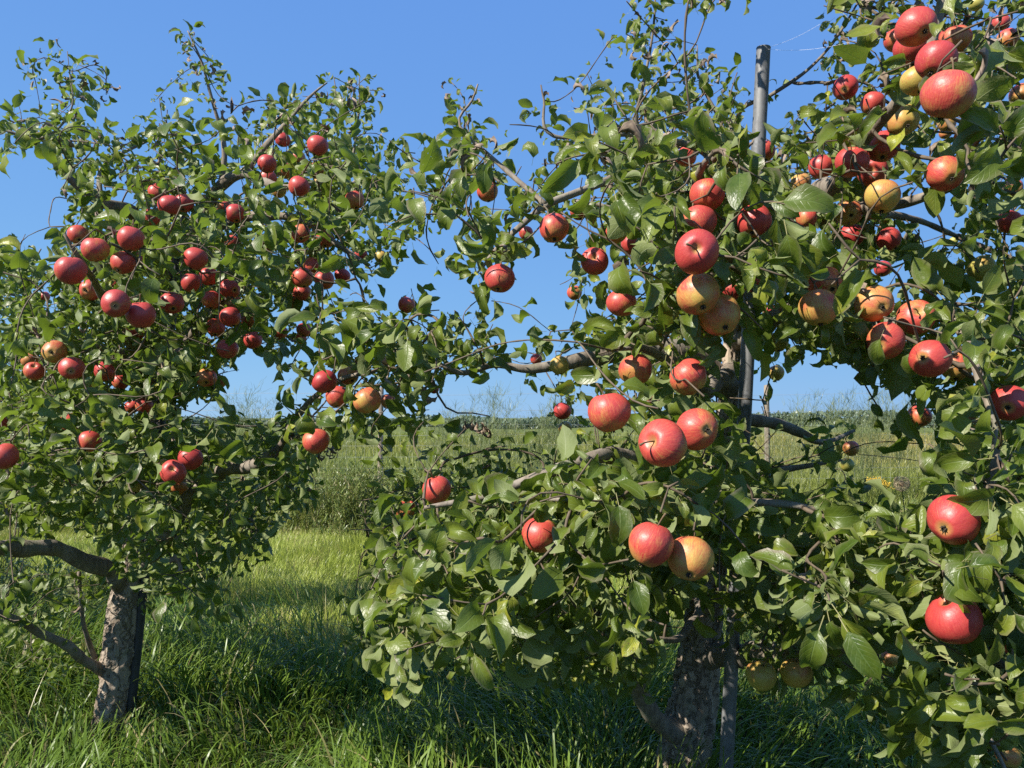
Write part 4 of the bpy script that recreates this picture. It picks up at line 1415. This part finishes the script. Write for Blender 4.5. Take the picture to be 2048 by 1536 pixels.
# ------------------------------------------------------------------ steel stakes, spider silk
def stake(name, a, b, rad, label, mat):
    P0, P1 = at(*a), at(*b)
    P0 = P0 + (P1 - P0) * ((-0.25 - P0[2]) / (P1[2] - P0[2]))
    root = tag(empty(name, (P0[0], P0[1], 0)), label, 'stake', 'steel stakes beside the apple trees')
    ax = norm(P1 - P0)
    n = 40
    path = P0 + (P1 - P0) * np.linspace(0, 1, n)[:, None]
    outer = np.vstack((path, P1 - ax * 0.0, P1 - ax * 0.06))
    r = np.concatenate((np.full(n - 1, rad), [rad * 0.985, rad * 0.84, rad * 0.84]))
    wob = 1 + 0.006 * np.sin(np.arange(len(r)) * 1.7)
    V, F, T = tube(path, (r * wob)[:n], 32, False)
    sp = Soup(); sp.add(V, F)
    link('tube', sp.mesh('tube', [mat], (P0[0], P0[1], 0)), root)
    # rolled open rim
    t, u, v = frames(np.array([P1 - ax * 0.05, P1]))
    aa = np.linspace(0, 2 * np.pi, 32, endpoint=False)
    rings = []
    for rr, h in ((rad * 1.0, -0.001), (rad * 1.03, 0.001), (rad * 0.97, 0.004), (rad * 0.84, 0.002), (rad * 0.82, -0.08)):
        rings.append(P1 + ax * h + rr * (np.cos(aa)[:, None] * u[1] + np.sin(aa)[:, None] * v[1]))
    V = np.vstack(rings)
    i = np.arange(4)[:, None] * 32; j = np.arange(32)[None]; k = (j + 1) % 32
    F = np.stack((i + j, i + k, i + 32 + k, i + 32 + j), -1).reshape(-1, 4)
    sp = Soup(); sp.add(V, F)
    link('rim', sp.mesh('rim', [mat], (P0[0], P0[1], 0)), root)
    return P1


TOP = stake('steel_stake', (1454, 1500, 2.68), (1527, 97, 2.66), 0.0238, 'tall grey steel stake leaning up through the nearer apple tree, bare top against the sky', M_STEEL)
stake('steel_stake', (257, 1465, 3.70), (368, 396, 3.70), 0.0215, "dark steel stake beside the farther tree's trunk, mostly hidden in leaves", M_PIPE)

sp = Soup()
for e, sag in (((1640, 48, 2.75), 0.01), ((1790, 52, 2.2), 0.03)):
    p = at(*e)
    u = np.linspace(0, 1, 14)[:, None]
    path = TOP + (p - TOP) * u + np.array((0, 0, -sag)) * (4 * u * (1 - u))
    sp.add(*tube(path, 0.00035, 4, False))
o = link('spider_silk', sp.mesh('spider_silk', [M_SILK], TOP))
o.location = TOP
tag(o, 'fine spider silk threads drifting from the top of the tall steel stake', 'spider silk')

# ------------------------------------------------------------------ wire fence
FD = 14.0
fx = (np.array([-560, 60, 760, 1533, 2037, 2560]) - 1024) / FPX * FD
froot = tag(empty('wire_fence', (fx[3], FD, 0)), 'woven wire fence on weathered wooden posts at the edge of the meadow', 'fence')
fo = np.array((fx[3], FD, 0))
for k, x in enumerate(fx):
    h = 2.08 + 0.05 * math.sin(k * 2.1)
    path = np.array([(x + 0.02 * math.sin(k), FD, z) for z in np.linspace(-0.2, h, 14)])
    sp = Soup()
    sp.add(*tube(path, 0.050 - 0.004 * np.linspace(0, 1, 14), 14, True, bark_disp(k + 2, 0.25)))
    link('post', sp.mesh('post', [M_WOOD], fo), froot)
sp = Soup()
for z in (1.62, 1.92):
    xs = np.linspace(fx[0], fx[-1], 80)
    sag = 0.03 * np.sin((xs - fx[0]) * 1.1)
    sp.add(*tube(np.stack((xs, np.full(80, FD - 0.06), z - sag * 0.6), -1), 0.0022, 4, False))
link('top_wire', sp.mesh('top_wire', [M_WIRE], fo), froot)
sp = Soup()
xs = np.linspace(fx[0], fx[-1], 60)
for z in (0.1, 0.25, 0.42, 0.6, 0.8, 1.0, 1.18, 1.36):
    sp.add(*tube(np.stack((xs, np.full(60, FD - 0.062), z + 0.012 * np.sin(xs * 0.9 + z)), -1), 0.0018, 4, False))
for x in np.arange(fx[0], fx[-1], 0.16):
    sp.add(*tube(np.array([(x, FD - 0.062, 0.05), (x + 0.006, FD - 0.062, 0.7), (x, FD - 0.062, 1.36)]), 0.0016, 4, False))
link('woven_wire', sp.mesh('woven_wire', [M_WIRE], fo), froot)


# ------------------------------------------------------------------ grass and weeds
def blades(name, base, h, az, th0, th1, w, segs, mat, hue, dry, label, cat, taper=0.9):
    """Curved flat blades as one mesh."""
    n = len(base)
    t = np.linspace(0, 1, segs + 1)
    ang = th0[:, None] + th1[:, None] * t[None] ** 1.4
    ds = h[:, None] / segs
    r = np.cumsum(np.concatenate((np.zeros((n, 1)), np.sin(ang[:, :-1]) * ds), 1), 1)
    z = np.cumsum(np.concatenate((np.zeros((n, 1)), np.cos(ang[:, :-1]) * ds), 1), 1)
    dx, dy = np.cos(az)[:, None], np.sin(az)[:, None]
    c = np.stack((base[:, :1] + r * dx, base[:, 1:2] + r * dy, base[:, 2:] + z), -1)
    tw = rng.normal(0, 0.6, n)[:, None] + rng.normal(0, 0.8, n)[:, None] * t
    wx, wy = -np.sin(az[:, None] + tw), np.cos(az[:, None] + tw)
    ww = (w[:, None] * 0.5 * (1 - taper * t ** 1.6) * (0.55 + 0.45 * np.minimum(1, t * 4)))
    off = np.stack((wx * ww, wy * ww, np.zeros_like(ww)), -1)
    V = np.stack((c - off, c + off), 2).reshape(-1, 3)
    i = np.arange(segs) * 2
    f = np.stack((i, i + 1, i + 3, i + 2), -1)
    F = (f[None] + (np.arange(n) * (segs + 1) * 2)[:, None, None]).reshape(-1, 4)
    C = np.zeros((n, (segs + 1) * 2, 4)); C[..., 3] = 1
    C[..., 0] = hue[:, None]; C[..., 1] = dry[:, None]
    o = link(name, mesh_np(name, V, F, [mat], colr=C.reshape(-1, 4)))
    if label:
        tag(o, label, cat, kind='stuff')
    return o


def scatter(n, d0, d1, margin=0.80, power=1.0):
    d = np.sqrt(rng.uniform(d0 ** 2, d1 ** 2, int(n)))
    x = rng.uniform(-1, 1, int(n)) * (margin * d + 0.9)
    return x, d


def clump(x, y, s, o=0.0):
    return vnoise(np.stack((x * s + o, y * s, x * 0 + 3.3 + o), -1))


def lawn_edge(x):
    return 5.3 + 0.45 * np.sin(x * 1.1) + 0.4 * np.sin(x * 2.9 + 1) - 0.5 * np.clip(x - 0.2, 0, 2)


# lush long grass in the tree row
x, y = scatter(92000, 1.7, 7.2)
k1 = clump(x, y, 2.2); k2 = clump(x, y, 7.0, 9.0)
keep = (y < lawn_edge(x) + rng.normal(0, 0.35, len(x))) & (rng.random(len(x)) < 0.35 + 0.9 * k2)
keep &= rng.random(len(x)) < np.clip(1.15 - 0.07 * y, 0.5, 1)
x, y, k1, k2 = x[keep], y[keep], k1[keep], k2[keep]
n = len(x)
h = (0.16 + 0.26 * k1 + 0.12 * rng.random(n)) * np.where(x > 0.9, 0.62, 1.0) * np.where((x < -0.7) & (y < 3.9), 0.55, 1.0)
lay = clump(x, y, 1.1, 21.0) * 6.28 * 2
az = lay + rng.normal(0, 0.75, n)
blades('long_grass', np.stack((x, y, ground_z(x, y) - 0.01), -1), h * rng.uniform(0.7, 1.35, n), az, np.abs(rng.normal(0.18, 0.22, n)), rng.uniform(0.6, 3.0, n), rng.uniform(0.006, 0.016, n), 7, M_LUSH,
       np.clip(0.45 * rng.random(n) + 0.55 * k1, 0, 1), np.where(rng.random(n) < 0.05, rng.uniform(0.4, 1, n), 0.05 * rng.random(n)), 'lush long grass arching over itself under the apple trees', 'grass')
# pale dead stalks among it
x, y = scatter(1500, 1.9, 7.0)
keep = (x < 0.6) | (rng.random(len(x)) < 0.3)
keep &= rng.random(len(x)) < np.where(x < -0.75 * y * 0.62, 1.0, 0.45)
x, y = x[keep], y[keep]; n = len(x)
blades('dead_grass', np.stack((x, y, ground_z(x, y)), -1), rng.uniform(0.2, 0.5, n), rng.uniform(0, 6.28, n), np.abs(rng.normal(0.3, 0.3, n)), rng.uniform(0, 1.6, n), rng.uniform(0.003, 0.006, n), 6, M_LUSH,
       rng.random(n), rng.uniform(0.75, 1, n), 'pale dead grass stalks scattered through the long grass', 'grass')
# mown alley
x, y = scatter(200000, 4.2, 11.3, 0.85)
keep = (y > lawn_edge(x) - 0.4 + rng.normal(0, 0.3, len(x))) & (y < 10.6 + 0.5 * np.sin(x * 0.9) + rng.normal(0, 0.2, len(x)))
x, y = x[keep], y[keep]; n = len(x)
k1 = clump(x, y, 1.6, 4.0); k2 = clump(x, y, 5.0, 2.0)
blades('mown_grass', np.stack((x, y, ground_z(x, y) - 0.005), -1), (0.07 + 0.12 * k1 * k2 + 0.05 * rng.random(n)), clump(x, y, 0.8, 31.0) * 12 + rng.normal(0, 1.1, n), np.abs(rng.normal(0.3, 0.3, n)), rng.uniform(0.2, 1.5, n),
       rng.uniform(0.004, 0.008, n), 4, M_LAWN, np.clip(0.5 * rng.random(n) + 0.5 * k1, 0, 1), np.where(rng.random(n) < 0.06 + 0.5 * (k2 > 0.72) + 0.55 * np.clip(y - 9.2, 0, 1), rng.uniform(0.3, 0.9, n), 0.0),
       'sunlit short grass of the mown alley behind the trees', 'grass')
# meadow
x, y = scatter(150000, 10.3, 62, 0.80)
x2, y2 = scatter(60000, 10.0, 22, 0.80)
x, y = np.concatenate((x, x2)), np.concatenate((y, y2))
n = len(x)
k1 = clump(x, y, 0.7, 6.0); k2 = clump(x, y, 0.16, 12.0)
px = x / y * FPX + 1024
gold = np.clip((px - 1150) / 500, 0, 1) * np.clip((y - 17) / 8, 0, 1)
hh = (0.22 + 0.5 * k1) * np.where(y < 13, 1.0, 0.72)
blades('meadow_grass', np.stack((x, y, ground_z(x, y) - 0.01), -1), hh * rng.uniform(0.6, 1.3, n), rng.uniform(0, 6.28, n), np.abs(rng.normal(0.15, 0.2, n)), rng.uniform(0.1, 1.3, n), rng.uniform(0.006, 0.012, n) * (1 + y / 22), 4, M_MEADOW,
       np.clip(0.5 * rng.random(n) + 0.5 * k1, 0, 1), np.clip(0.10 * rng.random(n) + 0.8 * gold * (0.4 + 0.6 * k2) + 0.25 * (k2 > 0.62) * np.clip((y - 16) / 20, 0, 1), 0, 1),
       'tall unmown meadow grass turning gold towards the fence', 'grass')


# leafy weeds along the far side of the alley: stems carrying many small leaves
def leafy_weeds(name, spots, label):
    B, H, A, T0, T1, W, HU, DR = [], [], [], [], [], [], [], []
    for px, D, hgt, rad, m in spots:
        c = (px - 1024) / FPX * D
        for _ in range(m):
            an, rr = rng.uniform(0, 6.28), rad * math.sqrt(rng.random())
            sx, sy = c + rr * math.cos(an), D + rr * math.sin(an) * 0.8
            hs = hgt * rng.uniform(0.45, 1.0) * (1 - 0.45 * (rr / rad) ** 2)
            lean = rng.normal(0, 0.12, 2)
            k = int(hs * 70)
            z = hs * rng.random(k) ** 0.75
            B.append(np.stack((sx + lean[0] * z + rng.normal(0, .03, k), sy + lean[1] * z + rng.normal(0, .03, k), z), -1))
            H.append(rng.uniform(0.04, 0.11, k)); A.append(rng.uniform(0, 6.28, k)); T0.append(rng.uniform(0.3, 1.4, k)); T1.append(rng.uniform(0, 1.2, k))
            W.append(rng.uniform(0.010, 0.026, k)); HU.append(np.clip(rng.random(k) * 0.7 + 0.3 * z / hgt, 0, 1)); DR.append(np.where(rng.random(k) < 0.1, 0.7, 0.1 * rng.random(k)))
            B.append(np.array([(sx, sy, 0.0)])); H.append(np.array([hs])); A.append(np.array([math.atan2(lean[1], lean[0])])); T0.append(np.array([np.hypot(*lean)])); T1.append(np.array([0.1])); W.append(np.array([0.010])); HU.append(np.array([0.3])); DR.append(np.array([0.5]))
    blades(name, np.vstack(B), np.concatenate(H), np.concatenate(A), np.concatenate(T0), np.concatenate(T1), np.concatenate(W), 3, M_WEED, np.concatenate(HU), np.concatenate(DR), label, 'weeds', 0.85)


spots = [(690, 10.6, 1.05, 0.9, 170), (610, 11.2, 0.85, 0.7, 90), (770, 11.0, 1.0, 0.8, 130), (860, 11.4, 0.9, 0.8, 100), (540, 11.6, 0.7, 0.7, 60), (960, 11.6, 0.8, 0.8, 80), (1060, 11.4, 0.75, 0.8, 70), (430, 11.8, 0.6, 0.9, 60),
         (1200, 11.6, 0.7, 0.9, 60), (1520, 10.4, 0.55, 0.9, 70), (1640, 9.6, 0.5, 0.8, 80), (1740, 9.2, 0.5, 0.8, 80), (1850, 9.4, 0.55, 0.8, 70), (1400, 11.0, 0.6, 0.9, 50), (250, 11.4, 0.6, 0.9, 50), (60, 11.0, 0.7, 1.0, 60), (2000, 9.8, 0.6, 0.9, 50)]
spots += [(rng.uniform(380, 1150), rng.uniform(9.7, 10.9), rng.uniform(0.18, 0.45), rng.uniform(0.2, 0.5), int(rng.integers(10, 26))) for _ in range(26)]
leafy_weeds('weed_thicket', spots, 'leafy green weed thicket along the far side of the mown alley')
spots = [(20, 5.4, 0.75, 0.35, 26), (75, 5.8, 0.7, 0.4, 26), (150, 6.4, 0.55, 0.5, 26), (330, 6.6, 0.4, 0.5, 20), (-60, 5.2, 0.8, 0.5, 26), (30, 4.2, 0.45, 0.25, 10)]
leafy_weeds('weed_patch', spots, "sunlit leafy weeds growing in the row behind the farther tree's trunk")


# feathery asparagus gone to fern
def ferns():
    B, H, A, T0, T1, W, HU, DR = ([] for _ in range(8))
    def put(p, h, a, t0, t1, w):
        B.append(p); H.append(h); A.append(a); T0.append(t0); T1.append(t1); W.append(w); HU.append(rng.random()); DR.append(0.25 * rng.random())
    for px in list(rng.uniform(380, 500, 9)) + list(rng.uniform(840, 1120, 26)) + list(rng.uniform(1480, 1860, 30)) + list(rng.uniform(-100, 380, 6)) + list(rng.uniform(480, 840, 6)) + list(rng.uniform(1120, 1480, 6)) + list(rng.uniform(1860, 2100, 5)):
        D = rng.uniform(11.2, 13.4)
        b = np.array(((px - 1024) / FPX * D, D, 0.0))
        hgt = rng.uniform(1.35, 2.0)
        wind = 0.35
        put(b, hgt, rng.normal(0, 0.4), 0.05, 0.35, 0.009)
        for _ in range(46):
            u = rng.uniform(0.3, 1.0)
            p = b + np.array((0.18 * hgt * u * u, 0, hgt * u * 0.97))
            a = rng.uniform(0, 6.28); L = (1.15 - u) * rng.uniform(0.25, 0.65) + 0.10; t0 = rng.uniform(0.5, 1.1)
            put(p, L, a, t0, 0.7, 0.0050)
            for _ in range(7):
                v = rng.uniform(0.2, 1.0)
                q = p + L * v * np.array((math.sin(t0 + 0.25) * math.cos(a), math.sin(t0 + 0.25) * math.sin(a), math.cos(t0 + 0.3)))
                put(q, rng.uniform(0.06, 0.20), a + rng.normal(0, 0.9), t0 + rng.normal(0.1, 0.5), rng.uniform(0, 0.9), 0.0042)
    blades('feathery_weeds', np.array(B), np.array(H), np.array(A), np.array(T0), np.array(T1), np.array(W), 4, M_FERN, np.array(HU), np.array(DR), 'wispy feathery weeds standing tall along the fence against the sky', 'weeds', 0.5)


ferns()

# far hedge and woods on the horizon
def woods():
    n = 70000
    x = rng.uniform(-150, 150, n)
    D = rng.uniform(118, 128, n)
    px = x / D * FPX + 1024
    top = 0.05 + 0.8 * clump(x, x * 0, 0.30, 1.0) + 1.9 * clump(x, x * 0, 0.07, 5.0) + 2.2 * np.clip(clump(x, x * 0, 0.035, 8.0) - 0.55, 0, 1) + 1.0 * np.exp(-((px - 1690) / 120) ** 2) + 0.7 * np.exp(-((px - 450) / 100) ** 2) + 0.5 * np.exp(-((px - 1080) / 60) ** 2)
    D = D + 40 * (clump(x, x * 0, 0.05, 3.0) - 0.5)
    z = top * rng.random(n) ** 0.7
    blades('far_hedge', np.stack((x, D, z - 0.2), -1), rng.uniform(0.3, 0.6, n), rng.uniform(0, 6.28, n), rng.uniform(0, 1.6, n), rng.uniform(0, 1, n), rng.uniform(0.25, 0.5, n), 2, M_WOODS, rng.random(n) * 0.6, 0.2 * rng.random(n), 'low dark hedge and woods along the horizon', 'hedge', 0.5)


woods()

# ------------------------------------------------------------------ goldenrod and a seed head
def goldenrod():
    p = at(1752, 972, 8.0)
    b = np.array((p[0], p[1], 0))
    root = tag(empty('goldenrod', b), 'yellow goldenrod plume nodding over the weeds beside a round seed head', 'flower')
    sp = Soup()
    stem = spline([(b[0] - 0.10, b[1], 0), (b[0] - 0.11, b[1], p[2] * 0.6), (p[0] - 0.11, p[1], p[2] - 0.02), (p[0] - 0.06, p[1], p[2] + 0.05), (p[0] + 0.04, p[1], p[2] + 0.04), (p[0] + 0.13, p[1], p[2] - 0.01)], 0.02)
    sp.add(*tube(stem, 0.004, 6))
    link('stem', sp.mesh('stem', [M_WEED], b), root)
    sp = Soup()
    tail = stem[-11:]
    for q in range(420):
        c = tail[rng.integers(0, len(tail))] + rng.normal(0, (0.022, 0.020, 0.016)) + np.array((0, 0, 0.008))
        s = rng.uniform(0.003, 0.006)
        d = norm(rng.normal(0, 1, 3)) * s
        sp.add(*tube(np.array([c - d, c, c + d]), [s * 0.4, s, s * 0.4], 5))
    link('flower_head', sp.mesh('flower_head', [M_YELLOW], b), root)


def seed_head():
    p = at(1803, 967, 4.4)
    b = np.array((p[0] + 0.02, p[1], 0))
    root = tag(empty('seed_head', b), 'round fluffy tan seed head on a thin stalk behind the nearer tree', 'seed head')
    sp = Soup()
    sp.add(*tube(spline([(b[0], b[1], 0), (b[0] + 0.02, b[1], 0.6), tuple(p)], 0.05), 0.003, 6))
    link('stalk', sp.mesh('stalk', [M_WEED], b), root)
    sp = Soup()
    sp.add(*tube(np.array([p - (0, 0, .018), p - (0, 0, .008), p + (0, 0, .006), p + (0, 0, .016)]), [.006, .013, .012, .003], 10))
    link('core', sp.mesh('core', [M_HEAD], b), root)
    sp = Soup()
    for q in range(150):
        d = norm(rng.normal(0, 1, 3))
        sp.add(*tube(np.array([p + d * 0.008, p + d * 0.036]), 0.0005, 3, False))
        u = norm(np.cross(d, (0.3, 0.4, 0.86))); v = np.cross(d, u)
        for e in range(7):
            w = u * math.cos(e * 0.9) + v * math.sin(e * 0.9)
            sp.add(*tube(np.array([p + d * 0.036, p + d * 0.045 + w * 0.011]), [0.0005, 0.0003], 3, False))
    link('fluff', sp.mesh('fluff', [M_FLUFF], b), root)


goldenrod()
seed_head()
